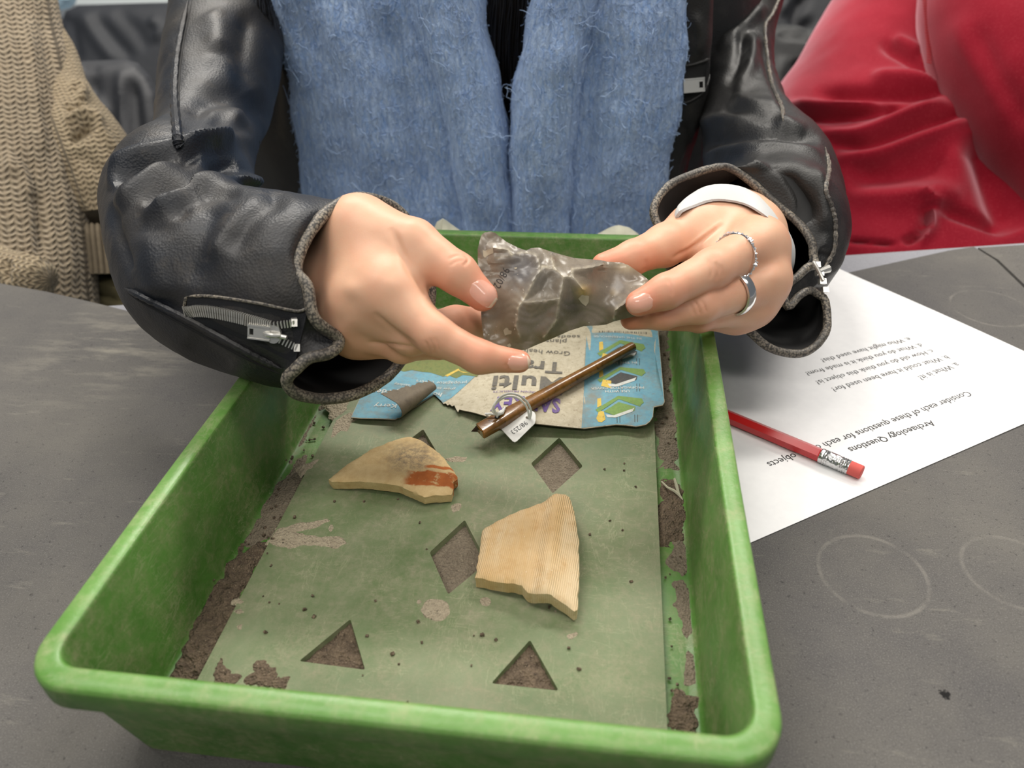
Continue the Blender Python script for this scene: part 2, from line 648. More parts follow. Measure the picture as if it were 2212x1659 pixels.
tray = thing('plastic_tray', 'worn green plastic seed tray full of dust and soil', 'tray', (0, TL / 2, 0))
prof = [(0.0150, 0.0003, 0.010), (0.0128, 0.0016, 0.012), (0.0060, 0.0470, 0.012), (0.0026, 0.0482, 0.014), (0.0022, 0.0478, 0.015), (0.0006, 0.0480, 0.0165),
        (0.0, 0.0490, 0.017), (0.0, 0.0580, 0.017), (0.0004, 0.0592, 0.0168), (0.0014, 0.0600, 0.0160), (0.0068, 0.0601, 0.0115), (0.0079, 0.0597, 0.0105),
        (0.0086, 0.0586, 0.010), (0.0118, 0.0200, 0.010), (0.0136, 0.0060, 0.010), (0.0142, 0.0042, 0.0095), (0.0156, 0.0032, 0.009), (0.0185, 0.0030, 0.008)]
rs = [rrect(i, r, z) for i, z, r in prof]
nv = len(rs[0])
V = np.array([p for r in rs for p in r])
V[:, 2] += 0.0004 * np.sin(V[:, 1] * 31 + V[:, 0] * 12) * (V[:, 2] > 0.045)
F = grid_faces(len(rs), nv, True)
F = [f[::-1] for f in F]
F.append(tuple((len(rs) - 1) * nv + j for j in range(nv)))
F.append(tuple(range(nv - 1, -1, -1)))
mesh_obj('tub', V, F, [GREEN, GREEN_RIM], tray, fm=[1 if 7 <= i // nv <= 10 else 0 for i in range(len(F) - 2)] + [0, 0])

# raised base panel with its cut-out triangles and diamonds
ZP = 0.0075


def holes_world():
    hs = []
    for pts in ([(757, 1337), (646, 1428), (789, 1447)], [(1145, 1382), (1061, 1476), (1207, 1492)],
                [(1208, 945), (1147, 1001), (1194, 1066), (1259, 1007)], [(1004, 1123), (928, 1193), (968, 1284), (1052, 1215)]):
        hs.append([tuple(G(x, y, ZP)[:2]) for x, y in pts])
    d = hs[2]
    cx = sum(p[0] for p in d) / 4
    hs.append([(p[0] - 2 * cx + 0.004, p[1]) for p in d])
    return hs


HOLES = holes_world()


def round_poly(poly, r, n=4):
    out = []
    k = len(poly)
    for i in range(k):
        a, b, c = (np.array(poly[(i + j) % k]) for j in (-1, 0, 1))
        u, v = unit(a - b), unit(c - b)
        p, q = b + u * r, b + v * r
        for j in range(n + 1):
            t = j / n
            out.append(tuple((1 - t) ** 2 * p + 2 * t * (1 - t) * b + t * t * q))
    return out


HOLES_R = [round_poly(h, 0.0012) for h in HOLES]
x0, x1, y0, y1 = -0.0905, 0.0922, 0.0300, TL - 0.030
outl = round_poly([(x0, y0), (x1, y0), (x1, y1), (x0, y1)], 0.003)
verts, edges = [], []
for loop in [outl] + HOLES_R:
    k = len(verts)
    verts += [Vector(p) for p in loop]
    edges += [(k + i, k + (i + 1) % len(loop)) for i in range(len(loop))]
vo, eo, fo, *_ = delaunay_2d_cdt(verts, edges, [], 2, 1e-6)


def inside(p, poly):
    c = False
    k = len(poly)
    for i in range(k):
        a, b = poly[i], poly[i - 1]
        if (a[1] > p[1]) != (b[1] > p[1]) and p[0] < (b[0] - a[0]) * (p[1] - a[1]) / (b[1] - a[1]) + a[0]: c = not c
    return c


mb = MB()
tf = []
for f in fo:
    c = np.mean([vo[i][:] for i in f], axis=0)
    if inside(c, outl) and not any(inside(c, h) for h in HOLES_R): tf.append(f)
mb.add([(v[0], v[1], ZP) for v in vo], tf)
for li, loop in enumerate([outl] + HOLES_R):
    lp = loop if li == 0 else loop
    n = len(lp)
    ZB = 0.0028
    off = 0.0006 if li == 0 else -0.0006
    c = np.mean(lp, axis=0)
    low = [(p[0] + (p[0] - c[0]) / max(1e-6, np.linalg.norm(np.array(p) - c)) * off, p[1] + (p[1] - c[1]) / max(1e-6, np.linalg.norm(np.array(p) - c)) * off, ZB) for p in lp]
    fs = [(i, (i + 1) % n, n + (i + 1) % n, n + i) for i in range(n)]
    if li == 0: fs = [f[::-1] for f in fs]
    mb.add([(p[0], p[1], ZP) for p in lp] + low, fs)
bp = mb.build('raised_base_panel', GREEN_DUSTY, tray, smooth=False, label='dusty raised base with cut-out diamonds and triangles')


def crust(name, poly, z0, hmax, step, m, parent, edge=0.002, grain=0.0006, gs=500, seed=1, thr=0.0, kind='stuff', nf=120):
    """a crumbly layer lying on a flat area: thins out to nothing at its ragged edge"""
    poly = [tuple(p) for p in poly]
    xs = [p[0] for p in poly]; ys = [p[1] for p in poly]
    X = np.arange(min(xs) - edge, max(xs) + edge, step)
    Y = np.arange(min(ys) - edge, max(ys) + edge, step)
    gx, gy = np.meshgrid(X, Y, indexing='ij')
    Q = np.stack([gx.ravel(), gy.ravel()], 1)
    d, _ = seg_dist(Q, poly + [poly[0]])
    ins = np.array([inside(q, poly) for q in Q])
    sd = np.where(ins, d, -d)
    Q3 = np.concatenate([Q, np.zeros((len(Q), 1))], 1)
    cov = sd + edge * 1.3 * vfrac(Q3, nf, 3, seed) - thr
    h = np.clip(cov / edge, -1, 1)
    z = z0 + np.where(h > 0, hmax * h ** 0.7, 0.0008 * h) + grain * vfrac(Q3, gs, 2, seed + 5) * (h > 0)
    V = np.concatenate([Q, z[:, None]], 1)
    nx_, ny_ = len(X), len(Y)
    keep = (h > -0.55).reshape(nx_, ny_)
    F = [(i * ny_ + j, (i + 1) * ny_ + j, (i + 1) * ny_ + j + 1, i * ny_ + j + 1) for i in range(nx_ - 1) for j in range(ny_ - 1)
         if keep[i, j] or keep[i + 1, j] or keep[i, j + 1] or keep[i + 1, j + 1]]
    used = sorted({i for f in F for i in f})
    mp = {a: b for b, a in enumerate(used)}
    return mesh_obj(name, V[used], [[mp[i] for i in f] for f in F], m, parent, kind=kind)


def gpoly(px, z): return [tuple(G(x, y, z)[:2]) for x, y in px]


for h in HOLES_R[:2]:
    crust('soil', h, 0.0040, 0.0010, 0.0006, SOIL, tray, edge=0.0008, grain=0.0009, gs=420, seed=3, thr=-0.002)
for h in HOLES_R[2:]:
    crust('dust_layer', h, 0.0036, 0.0005, 0.0010, DUST, tray, edge=0.0008, grain=0.0001, gs=420, seed=4, thr=-0.002)
crust('soil', [(-0.1075, 0.030), (-0.0905, 0.030), (-0.0905, 0.085), (-0.0920, 0.118), (-0.1055, 0.112), (-0.1068, 0.080)], 0.0031, 0.0022, 0.0007, SOIL, tray, edge=0.003, grain=0.0010, gs=380, seed=7)
crust('soil', [(-0.1065, 0.112), (-0.0912, 0.118), (-0.0912, 0.165), (-0.098, 0.178), (-0.106, 0.150)], 0.0031, 0.0008, 0.0009, DUST, tray, edge=0.004, grain=0.0003, gs=420, seed=9)
crust('soil', [(-0.1062, 0.17), (-0.1030, 0.17), (-0.1035, 0.30), (-0.1062, 0.30)], 0.0031, 0.0008, 0.0010, DUST, tray, edge=0.0015, grain=0.0003, seed=19)
crust('soil', [(0.0925, 0.135), (0.1055, 0.135), (0.1055, 0.185), (0.0925, 0.178)], 0.0031, 0.0012, 0.0008, SOIL, tray, edge=0.004, grain=0.0006, seed=11)
crust('soil', [(0.0925, 0.185), (0.1055, 0.185), (0.1055, 0.33), (0.0925, 0.33)], 0.0031, 0.0008, 0.0010, DUST, tray, edge=0.003, grain=0.0006, seed=12, thr=0.001)
crust('soil', [(0.0925, 0.028), (0.1055, 0.028), (0.1050, 0.052), (0.0955, 0.060)], 0.0031, 0.0012, 0.0008, SOIL, tray, edge=0.004, grain=0.0005, seed=13)
crust('soil', [(0.0990, 0.06), (0.1060, 0.06), (0.1060, 0.14), (0.0985, 0.14)], 0.0031, 0.0003, 0.0010, DUST, tray, edge=0.004, grain=0.0002, seed=14, thr=0.0015)
crust('soil', gpoly([(458, 1478), (468, 1432), (478, 1424), (486, 1445), (520, 1462), (500, 1482)], ZP), ZP, 0.0006, 0.0006, SOIL, tray, edge=0.0012, grain=0.0003, seed=15, nf=300)
crust('soil', gpoly([(530, 1480), (556, 1428), (576, 1424), (592, 1440), (600, 1462), (628, 1462), (612, 1494), (580, 1488)], ZP), ZP, 0.0007, 0.0006, SOIL, tray, edge=0.0014, grain=0.0003, seed=16, nf=300)
# dried mud splashes on the panel
for i, pl in enumerate([
        [(578, 1170), (600, 1142), (650, 1128), (706, 1119), (714, 1126), (690, 1136), (640, 1150), (680, 1158), (740, 1162), (752, 1174), (730, 1184), (660, 1178), (612, 1186), (596, 1180)],
        [(716, 945), (725, 908), (756, 890), (790, 896), (762, 912), (748, 932), (736, 932)],
        [(640, 1010), (668, 1000), (700, 985), (672, 1012), (650, 1030)],
        [(962, 992), (985, 985), (1010, 988), (1002, 999), (975, 1000)],
        [(978, 1095), (990, 1088), (1001, 1094), (994, 1105), (980, 1106)],
        [(504, 1298), (516, 1290), (526, 1300), (516, 1306)], [(506, 1322), (520, 1314), (530, 1322), (516, 1328)], [(512, 1352), (520, 1350), (522, 1358), (514, 1360)],
        [(708, 1140), (716, 1132), (722, 1140), (714, 1156)], [(1222, 1372), (1240, 1366), (1250, 1374), (1236, 1380)],
        [(700, 870), (740, 850), (760, 862), (742, 892), (720, 905)], [(1195, 1318), (1206, 1316), (1206, 1324), (1196, 1324)]]):
    crust('dried_mud', gpoly(pl, ZP), ZP, 0.00022, 0.0007, MUD, tray, edge=0.0008, grain=0.00004, seed=20 + i, nf=260)
for cxp, cyp, rp in ((942, 1318, 31), (1048, 1299, 11), (905, 1300, 4)):
    crust('dried_mud', gpoly([(cxp + rp * math.cos(a) * 1.02, cyp + rp * 0.85 * math.sin(a)) for a in np.linspace(0, 2 * PI, 18)[:-1]], ZP), ZP, 0.0002, 0.0006, MUD, tray, edge=0.0005, grain=0.00004, seed=40, nf=200)
rnd = random.Random(5)
cr = MB()
for k in range(150):
    if k < 60: p = G(rnd.uniform(450, 1400), rnd.uniform(950, 1520), ZP)
    else: p = np.array([rnd.choice((rnd.uniform(-0.105, -0.092), rnd.uniform(0.094, 0.104))), rnd.uniform(0.03, 0.3), 0.0038])
    s = rnd.uniform(0.00025, 0.0007)
    if any(inside(p[:2], h) for h in HOLES): continue
    R_ = Matrix.Rotation(rnd.uniform(0, 3), 3, Vector((rnd.random(), rnd.random(), rnd.random() + 0.1)).normalized())
    ax = [np.array(R_ @ Vector(v)) * s * rnd.uniform(0.6, 1.3) for v in ((1, 0, 0), (0, 1, 0), (0, 0, 1))]
    cr.box(p + (0, 0, s * 0.7), *ax)
cr.build('soil_crumbs', SOIL, tray, smooth=False, kind='stuff')
# a dry forked grass stalk in the gutter
stalkm = plain('dry_stalk', lin(176, 172, 150), 0.7)
st = tag(MB().tube([G(*p, z) for p, z in (((1429, 1040), 0.006), ((1442, 1053), 0.0065), ((1456, 1060), 0.006), ((1467, 1069), 0.005), ((1475, 1080), 0.0045))], [0.0004, 0.0006, 0.0008, 0.0008, 0.0003], 6)
         .tube([G(*p, z) for p, z in (((1467, 1069), 0.005), ((1462, 1050), 0.007), ((1457, 1033), 0.009))], [0.0007, 0.0009, 0.0006], 6).build('grass_stalk', stalkm), 'dry forked grass stalk in the right gutter of the tray', 'stalk')

# ------------------------------------------------------------------ lettering
def text_mesh(s, bold=0.0, res=2):
    """flat outline of a line of print: vertices in units of its own length, x to the right, y up"""
    cu = bpy.data.curves.new('print', 'FONT')
    cu.body = s
    cu.size = 1.0
    cu.offset = bold
    cu.space_character = 1.0 + bold * 2.0 if bold > 0 else 1.0
    cu.resolution_u = res
    o = bpy.data.objects.new('print', cu)
    COL.objects.link(o)
    dg = bpy.context.evaluated_depsgraph_get()
    dg.update()
    ev = o.evaluated_get(dg)
    me = ev.to_mesh()
    V = np.array([v.co[:] for v in me.vertices])
    F = [tuple(p.vertices) for p in me.polygons]
    ev.to_mesh_clear()
    bpy.data.objects.remove(o, do_unlink=True)
    bpy.data.curves.remove(cu)
    V = V - [V[:, 0].min(), 0, 0]
    return V, F, V[:, 0].max()


def print_on(name, s, a, b, zf, m, parent, bold=0.0, hscale=1.0, upside=1):
    """set a line of print on a nearly level surface from place a to place b"""
    V, F, L = text_mesh(s, bold)
    a, b = np.array(a[:2]), np.array(b[:2])
    u = (b - a) / L
    v = np.array([-u[1], u[0]]) * hscale * upside
    XY = a + V[:, :1] * u + V[:, 1:2] * v
    Z = np.array([zf(x, y) for x, y in XY])
    return mesh_obj(name, np.concatenate([XY, Z[:, None]], 1), F, m, parent, smooth=False)


# ------------------------------------------------------------------ question sheet
def paper_mat():
    t = NT('white_paper')
    n = t.noise(160, 4)
    return t.done(t.mix(n, lin(226, 226, 228), lin(238, 238, 239)), 0.55, t.bump(n, 0.05, 0.0005))


ink = plain('black_print', lin(48, 48, 50), 0.6)
C0 = G(2384, 842, 0)[:2]
C1 = C0 + 0.292 * unit(G(1630, 1170, 0)[:2] - C0)
lv = unit(G(1830, 590, 0)[:2] - C0)
C3 = C0 + 0.21 * lv
C2 = C1 + 0.21 * unit(lv + np.array([0.02, 0.02]))


def sheet_z(x, y):
    q = np.array([x, y]) - C0
    u = unit(C1 - C0)
    s, t = q @ u, q @ lv
    return 0.0006 + 0.0012 * max(0, math.sin(t * 16 + 0.3)) * max(0.0, 1 - s * 9) + 0.0005 * math.sin(s * 22) ** 2 * math.sin(t * 14) ** 2


sh = thing('question_sheet', 'white sheet of printed archaeology questions under the red pencil', 'paper', (*((C0 + C2) / 2), 0))
nu, nw = 46, 34
V = []
for lay in (0.0, -0.00022):
    for i in range(nu):
        for j in range(nw):
            s, t = i / (nu - 1), j / (nw - 1)
            p = (C0 * (1 - s) + C1 * s) * (1 - t) + (C3 * (1 - s) + C2 * s) * t
            V.append((p[0], p[1], sheet_z(*p) + lay))
Fg = grid_faces(nu, nw)
k = nu * nw
F = [f for f in Fg] + [tuple(i + k for i in f[::-1]) for f in Fg]
rim = [i * nw for i in range(nu)] + [(nu - 1) * nw + j for j in range(1, nw)] + [i * nw + nw - 1 for i in range(nu - 2, -1, -1)] + [j for j in range(nw - 2, 0, -1)]
F += [(rim[i], rim[(i + 1) % len(rim)], rim[(i + 1) % len(rim)] + k, rim[i] + k) for i in range(len(rim))]
pm = paper_mat()
mesh_obj('sheet', V, F, pm, sh)
inkz = lambda x, y: sheet_z(x, y) + 0.00012
for s, a, b, bo in (('Archaeology Questions', (2011, 908), (1830, 968), 0.012), ('Consider each of these questions for each of the objects', (2088, 846), (1655, 1000), 0.004),
                    ('a. What is it?', (2063, 785), (1980, 815), 0), ('b. What could it have been used for?', (2042, 770), (1794, 838), 0), ('c. How old do you think this object is?', (2010, 757), (1760, 823), 0),
                    ('d. What do you think it is made from?', (1986, 744), (1738, 804), 0), ('e. Who might have used this?', (1961, 731), (1771, 776), 0)):
    print_on('printed_line', s, G(*a, 0.0008), G(*b, 0.0008), inkz, ink, sh, bo)

# ------------------------------------------------------------------ pencil
er_end, er_tip = G(1862, 1022, 0.0045), G(1578, 903, 0.0045)
ax = unit(er_tip - er_end)
ax[2] = 0; ax = unit(ax)
sd = np.array([-ax[1], ax[0], 0])
zz = np.array([0, 0, 1.0])
base = np.array([er_end[0], er_end[1], 0.0048])
pc = thing('pencil', 'red hexagonal pencil with a pink eraser on the white sheet', 'pencil', base - (0, 0, 0.004))


def lathe(base, ax, prof, n=16, phase=0.0, m=None):
    s_ = unit(np.cross(ax, (0.3, 0.2, 0.93)))
    t_ = np.cross(ax, s_)
    V = [base + ax * l + r * (math.cos(2 * PI * j / n + phase) * s_ + math.sin(2 * PI * j / n + phase) * t_) for l, r in prof for j in range(n)]
    F = grid_faces(len(prof), n, True)
    F.append(tuple(range(n - 1, -1, -1)))
    F.append(tuple((len(prof) - 1) * n + j for j in range(n)))
    return V, F


PR = 0.0038
redp = NT('red_lacquer').done(lin(186, 14, 22), 0.28, Coat_Weight=0.5, Coat_Roughness=0.15)
V, F = lathe(base, ax, [(0.0215, PR * 0.97), (0.0225, PR), (0.082, PR)], 6, 0.1)
mesh_obj('barrel', V, F, redp, pc, smooth=False)
V, F = lathe(base, ax, [(0.082, PR * 0.95), (0.095, 0.0012)], 16)
mesh_obj('sharpened_wood', V, F, plain('cedar', lin(205, 165, 120), 0.7), pc)
V, F = lathe(base, ax, [(0.095, 0.0011), (0.0985, 0.0003)], 10)
mesh_obj('lead', V, F, plain('graphite', lin(50, 50, 54), 0.4), pc)
fp = [(0.0065, 0.0037)]
for k in range(4):
    l = 0.0072 + k * 0.0012
    fp += [(l, 0.0041), (l + 0.0006, 0.0038)]
fp += [(0.0125, 0.0040), (0.0165, 0.0040)]
for k in range(3):
    l = 0.0172 + k * 0.0011
    fp += [(l, 0.0042), (l + 0.0005, 0.0039)]
fp += [(0.0212, 0.0041), (0.0218, 0.0039)]
tm = NT('aluminium_ferrule')
ferr = tm.done(lin(205, 205, 205), 0.28, tm.bump(tm.voro(650), 0.5, 0.0006), Metallic=1.0)
V, F = lathe(base, ax, fp, 24)
mesh_obj('ferrule', V, F, ferr, pc)
V, F = lathe(base, ax, [(0.0, 0.0033), (0.0004, 0.0037), (0.0066, 0.0037)], 20)
mesh_obj('eraser', V, F, plain('pink_eraser', lin(206, 92, 86), 0.85), pc)

# ------------------------------------------------------------------ torn card label in the tray


def lab_z(x, y):
    s = min(1.0, max(0.0, (x + 0.035) / 0.055))
    s = s * s * (3 - 2 * s)
    return 0.0099 + s * 0.0032 + 0.0007 * math.sin(x * 75 + y * 31) + 0.0006 * math.sin(y * 95 - x * 40)


LZ = 0.0115
lab_px = [(1434, 866), (1435, 874), (1431, 881), (1420, 883), (1412, 885), (1411, 893), (1410, 905), (1404, 915), (1395, 922), (1374, 925), (1352, 921), (1330, 919), (1300, 922), (1262, 927), (1225, 925),
          (1190, 923), (1158, 921), (1120, 916), (1085, 910), (1050, 902), (1022, 891), (1000, 884), (992, 881), (989, 887), (985, 880), (981, 870), (976, 872), (971, 867), (966, 869), (962, 864),
          (957, 865), (952, 858), (945, 850), (938, 843), (853, 904), (820, 902), (779, 900), (757, 897), (762, 885), (779, 851), (809, 810), (866, 745)]
lab_xy = [G(x, y, LZ)[:2] for x, y in lab_px]
yF = 0.312
lab_xy += [np.array([-0.062, yF]), np.array([0.086, yF + 0.004]), G(1420, 702, LZ)[:2]]
lab_poly = [tuple(p) for p in lab_xy]


def clip_grid(poly, step, holes=()):
    """triangles filling an outline, with extra points inside"""
    poly = [tuple(p) for p in poly]
    xs = [p[0] for p in poly]; ys = [p[1] for p in poly]
    pts = [Vector(p) for p in poly]
    ed = [(i, (i + 1) % len(poly)) for i in range(len(poly))]
    X = np.arange(min(xs) + step / 2, max(xs), step)
    Y = np.arange(min(ys) + step / 2, max(ys), step)
    Q = np.array([(x, y) for x in X for y in Y])
    if len(Q):
        d, _ = seg_dist(Q, poly + [poly[0]])
        for q, dd in zip(Q, d):
            if dd > step * 0.35 and inside(q, poly): pts.append(Vector(q))
    vo, eo, fo, *_ = delaunay_2d_cdt(pts, ed, [], 1, 1e-7)
    return np.array([v[:] for v in vo]), [tuple(f) for f in fo]


def sheet_from(name, poly, step, zf, th, mats, parent):
    Q, F = clip_grid(poly, step)
    n = len(Q)
    Z = np.array([zf(*q) for q in Q])
    V = np.concatenate([np.c_[Q, Z], np.c_[Q, Z - th]])
    from collections import Counter
    cnt = Counter()
    for f in F:
        for i in range(len(f)): cnt[tuple(sorted((f[i], f[(i + 1) % len(f)])))] += 1
    nrm = np.cross(np.r_[Q[F[0][1]] - Q[F[0][0]], 0], np.r_[Q[F[0][2]] - Q[F[0][0]], 0])[2]
    if nrm < 0: F = [f[::-1] for f in F]
    FF = list(F) + [tuple(i + n for i in f[::-1]) for f in F]
    fm = [0] * len(F) + [1] * len(F)
    for f in F:
        for i in range(len(f)):
            a, b = f[i], f[(i + 1) % len(f)]
            if cnt[tuple(sorted((a, b)))] == 1:
                FF.append((b, a, a + n, b + n)); fm.append(1)
    return mesh_obj(name, V, FF, mats, parent, fm=fm, smooth=False)


def grubby(name, a, b, dirt, s=180, amt=0.5):
    t = NT(name)
    n = t.noise(s, 5, 0.75)
    n2 = t.noise(45, 4, 0.7)
    c = t.mix(t.band(n, 0.3, 0.7), a, b)
    c = t.mix(t.math('MULTIPLY', t.band(n2, 0.52, 0.72), amt), c, dirt)
    c = t.mix(t.math('MULTIPLY', t.band(t.noise(420, 3, 0.8), 0.56, 0.70), 0.6), c, dirt)
    return t.done(c, 0.75, t.bump(n, 0.2, 0.0006))


CARD = grubby('grubby_cream_card', lin(176, 166, 142), lin(198, 190, 168), lin(120, 104, 78), 260, 0.35)
BACK = grubby('brown_card_back', lin(102, 92, 78), lin(124, 112, 94), lin(86, 76, 62))
BLUE = grubby('faded_blue_print', lin(96, 150, 172), lin(118, 164, 178), lin(132, 124, 106), 200, 0.75)
DKGREY = grubby('grey_print', lin(86, 84, 80), lin(108, 104, 96), lin(140, 128, 104), 500, 0.3)
PURPLE = grubby('purple_print', lin(88, 66, 132), lin(108, 84, 146), lin(150, 138, 120), 500, 0.3)
PGREEN = grubby('green_print', lin(104, 140, 74), lin(128, 156, 84), lin(126, 116, 84), 500, 0.3)
PYEL = grubby('yellow_print', lin(208, 178, 70), lin(220, 190, 96), lin(140, 120, 80), 500, 0.3)
PWHITE = grubby('white_print', lin(196, 200, 196), lin(210, 212, 206), lin(140, 130, 110), 500, 0.3)
PBLACK = grubby('black_outline_print', lin(58, 60, 60), lin(76, 76, 74), lin(110, 100, 84), 500, 0.3)

lab = thing('card_label', 'torn and curled cardboard tray label with blue panels in the tray', 'label', (*G(1150, 850, LZ)[:2], 0.0085))
sheet_from('card', lab_poly, 0.0045, lab_z, 0.0006, [CARD, BACK], lab)


def lay(name, px, m, lift=0.00012, step=0.004, poly=None):
    """a printed area of the card, following its waves"""
    poly = poly or [tuple(G(x, y, LZ)[:2]) for x, y in px]
    Q, F = clip_grid(poly, step)
    nrm = np.cross(np.r_[Q[F[0][1]] - Q[F[0][0]], 0], np.r_[Q[F[0][2]] - Q[F[0][0]], 0])[2]
    if nrm < 0: F = [f[::-1] for f in F]
    V = np.array([(x, y, lab_z(x, y) + lift) for x, y in Q])
    return mesh_obj(name, V, F, m, lab, smooth=False)


# right blue panel
bt0, bt1 = G(1268, 702, LZ)[:2], G(1419, 702, LZ)[:2]
rb = [G(x, y, LZ)[:2] for x, y in [(1433, 866), (1434, 874), (1430, 880), (1419, 882), (1411, 884), (1410, 893), (1409, 905), (1403, 914), (1394, 921), (1374, 924), (1352, 920), (1330, 918), (1300, 921), (1256, 926)]]
rb += [G(1261, 850, LZ)[:2], bt0, np.array([bt0[0] - 0.002, yF - 0.001]), np.array([0.085, yF + 0.003]), bt1]
lay('blue_panel', None, BLUE, poly=[tuple(p) for p in rb])
# left blue panel
lbp = [(956, 863), (951, 857), (944, 850), (937, 844), (853, 903), (820, 901), (779, 899), (758, 896), (763, 885), (780, 851), (810, 810), (867, 746), (880, 730), (1080, 742), (1040, 800), (1000, 832), (975, 852)]
lay('blue_panel', lbp, BLUE)
lay('garden_picture', [(840, 790), (870, 760), (900, 720), (1085, 735), (1040, 800), (1030, 812), (1000, 806), (985, 812), (965, 804), (958, 808), (930, 800), (912, 799), (890, 796), (872, 800), (855, 796)], grubby('printed_foliage', lin(96, 112, 62), lin(130, 132, 74), lin(80, 78, 50), 420, 0.6), 0.00022)
lay('yellow_stroke', [(960, 806), (990, 793), (994, 798), (1012, 803), (1000, 802), (990, 797), (966, 808)], PYEL, 0.0003)
# bar code
lay('code_ground', [(1277, 690), (1278, 727), (1409, 732), (1406, 690)], CARD, 0.00024)
rnd = random.Random(11)
x = 1293
while x < 1395:
    w_ = rnd.choice((1.2, 1.6, 2.2, 3.0))
    lay('code_bar', [(x, 690), (x + 0.15, 727), (x + w_ + 0.15, 727), (x + w_, 690)], DKGREY, 0.00034, 0.02)
    x += w_ + rnd.choice((1.4, 2.0, 2.8, 3.6))
lz = lambda x, y: lab_z(x, y) + 0.0004
for s, a, b, m, bo, hs in (('SANKEY', (1211, 869), (1064, 864), PURPLE, 0.035, 1.75), ('HOME & GARDEN PRODUCTS', (1213, 857), (1066, 848), PURPLE, 0.0, 0.9), ('Multi', (1219, 819), (1066, 815), DKGREY, 0.022, 1.05),
                          ('Tray', (1217, 786), (1100, 781), DKGREY, 0.026, 1.0), ('Grow healthy', (1232, 763), (1110, 758), DKGREY, 0, 0.95), ('plants from', (1224, 739), (1120, 735), DKGREY, 0, 0.95), ('seeds and', (1253, 731), (1166, 728), DKGREY, 0, 0.8),
                          ('USE WITH', (1359, 851), (1307, 850), PWHITE, 0.01, 1.0), ('PROPAGATOR COVER', (1390, 844), (1276, 843), PWHITE, 0.01, 1.0), ('IN THE HOME', (1375, 788), (1301, 787), PWHITE, 0.01, 1.0), ('IN THE GREENHOUSE', (1385, 735), (1282, 733), PWHITE, 0, 1.0),
                          ('propagator covers', (1008, 820), (899, 816), PWHITE, 0, 1.0), ('grow as a base for Sankey', (984, 832), (852, 824), PWHITE, 0, 1.0), ('ho', (955, 842), (936, 840), PWHITE, 0.02, 1.0), ('garden', (866, 840), (804, 838), PWHITE, 0.02, 1.0), ('Kerry', (857, 869), (808, 869), PWHITE, 0.01, 1.0)):
    print_on('printed_line', s, G(*a, LZ), G(*b, LZ), lz, m, lab, bo, hs)
# three small drawings: slope-roofed frames with plants
def drawing(ox, oy, k):
    f = lambda pts: [(ox + x, oy + y) for x, y in pts]
    lay('drawn_roof', f([(0, 8), (48, -18), (52, -18), (100, -2), (96, 4), (50, -12), (6, 14)]), PGREEN, 0.0003, 0.01)
    lay('drawn_roof', f([(50, -18), (100, -12), (104, -4), (96, 2)]), PGREEN, 0.00034, 0.01)
    lay('drawn_glass', f([(18, 12), (50, -6), (86, 4), (84, 12), (40, 20)]), PBLACK if k else PGREEN, 0.0003, 0.01)
    lay('drawn_pane', f([(22, 18), (40, 20), (80, 8), (84, 6), (80, 14), (44, 25), (26, 24)]), PWHITE, 0.00036, 0.01)
    lay('drawn_post', f([(4, 4), (4, -14), (12, -15), (13, 0)]), PYEL, 0.0003, 0.02)
    lay('drawn_flower', f([(2, 26), (8, 10), (18, 12), (22, 28), (14, 34), (6, 33)] if not k else [(8, 22), (12, 8), (30, 12), (30, 28)]), PYEL, 0.0003, 0.02)
    for xx in (46, 52, 84, 90):
        lay('drawn_line', f([(xx, 20), (xx + 0.3, 36), (xx + 1.4, 36), (xx + 1.2, 20)]), PBLACK, 0.0003, 0.03)


drawing(1286, 880, 0)
drawing(1290, 818, 1)
drawing(1290, 760, 1)
# curled torn flap showing the brown back of the card
A, B = G(856, 903, 0.0100), G(938, 842, 0.0105)
fa = unit(B - A)
fn = unit(np.array([-fa[1], fa[0], 0]))
if fn @ (G(829, 842, 0.01) - A) < 0: fn = -fn
V = []
nt, na = 20, 22
for lay_ in (0.0, 0.0004):
    for i in range(nt):
        t = i / (nt - 1)
        r = 0.0062 * (1 - t) + 0.0026 * t
        w_ = 0.0300 * (1 - t * 0.62)
        p = A * (1 - t) + B * t
        rag = 0.0009 * math.sin(i * 2.7) + 0.0007 * math.sin(i * 5.1)
        for j in range(na):
            s = j / (na - 1) * (w_ + rag * (j / (na - 1)))
            ang = min(s / r, 2.75)
            rest = max(0, s - r * 2.75)
            rr = r - lay_
            q = p + fn * (-rr * math.sin(ang)) + (0, 0, rr * (1 - math.cos(ang)) + lay_)
            q = q + rest * (fn * (-math.cos(2.75)) + np.array([0, 0, math.sin(2.75)]) * 0.25)
            V.append(q + fn * 0.0005)
Fg = grid_faces(nt, na)
k = nt * na
F = [f for f in Fg] + [tuple(i + k for i in f[::-1]) for f in Fg]
F += [(i * na + na - 1, (i + 1) * na + na - 1, k + (i + 1) * na + na - 1, k + i * na + na - 1) for i in range(nt - 1)]
F += [(j, j + 1, k + j + 1, k + j) for j in range(na - 1)]
mesh_obj('curled_flap', V, F, [BACK, BLUE], lab, fm=[0] * len(Fg) + [1] * len(Fg) + [0] * (nt - 1 + na - 1), label='brown torn flap curled over')


# ------------------------------------------------------------------ bone tool with its tag
def tool_mat():
    t = NT('polished_brown_bone')
    n = t.noise(60, 5, 0.7, t.co((1, 1, 1)))
    c = t.mix(t.band(n, 0.3, 0.7), lin(84, 54, 22), lin(146, 102, 50))
    c = t.mix(t.band(t.noise(420, 3), 0.6, 0.75), c, lin(40, 24, 12))
    return t.done(c, 0.22, t.bump(n, 0.15, 0.001), Coat_Weight=0.3)


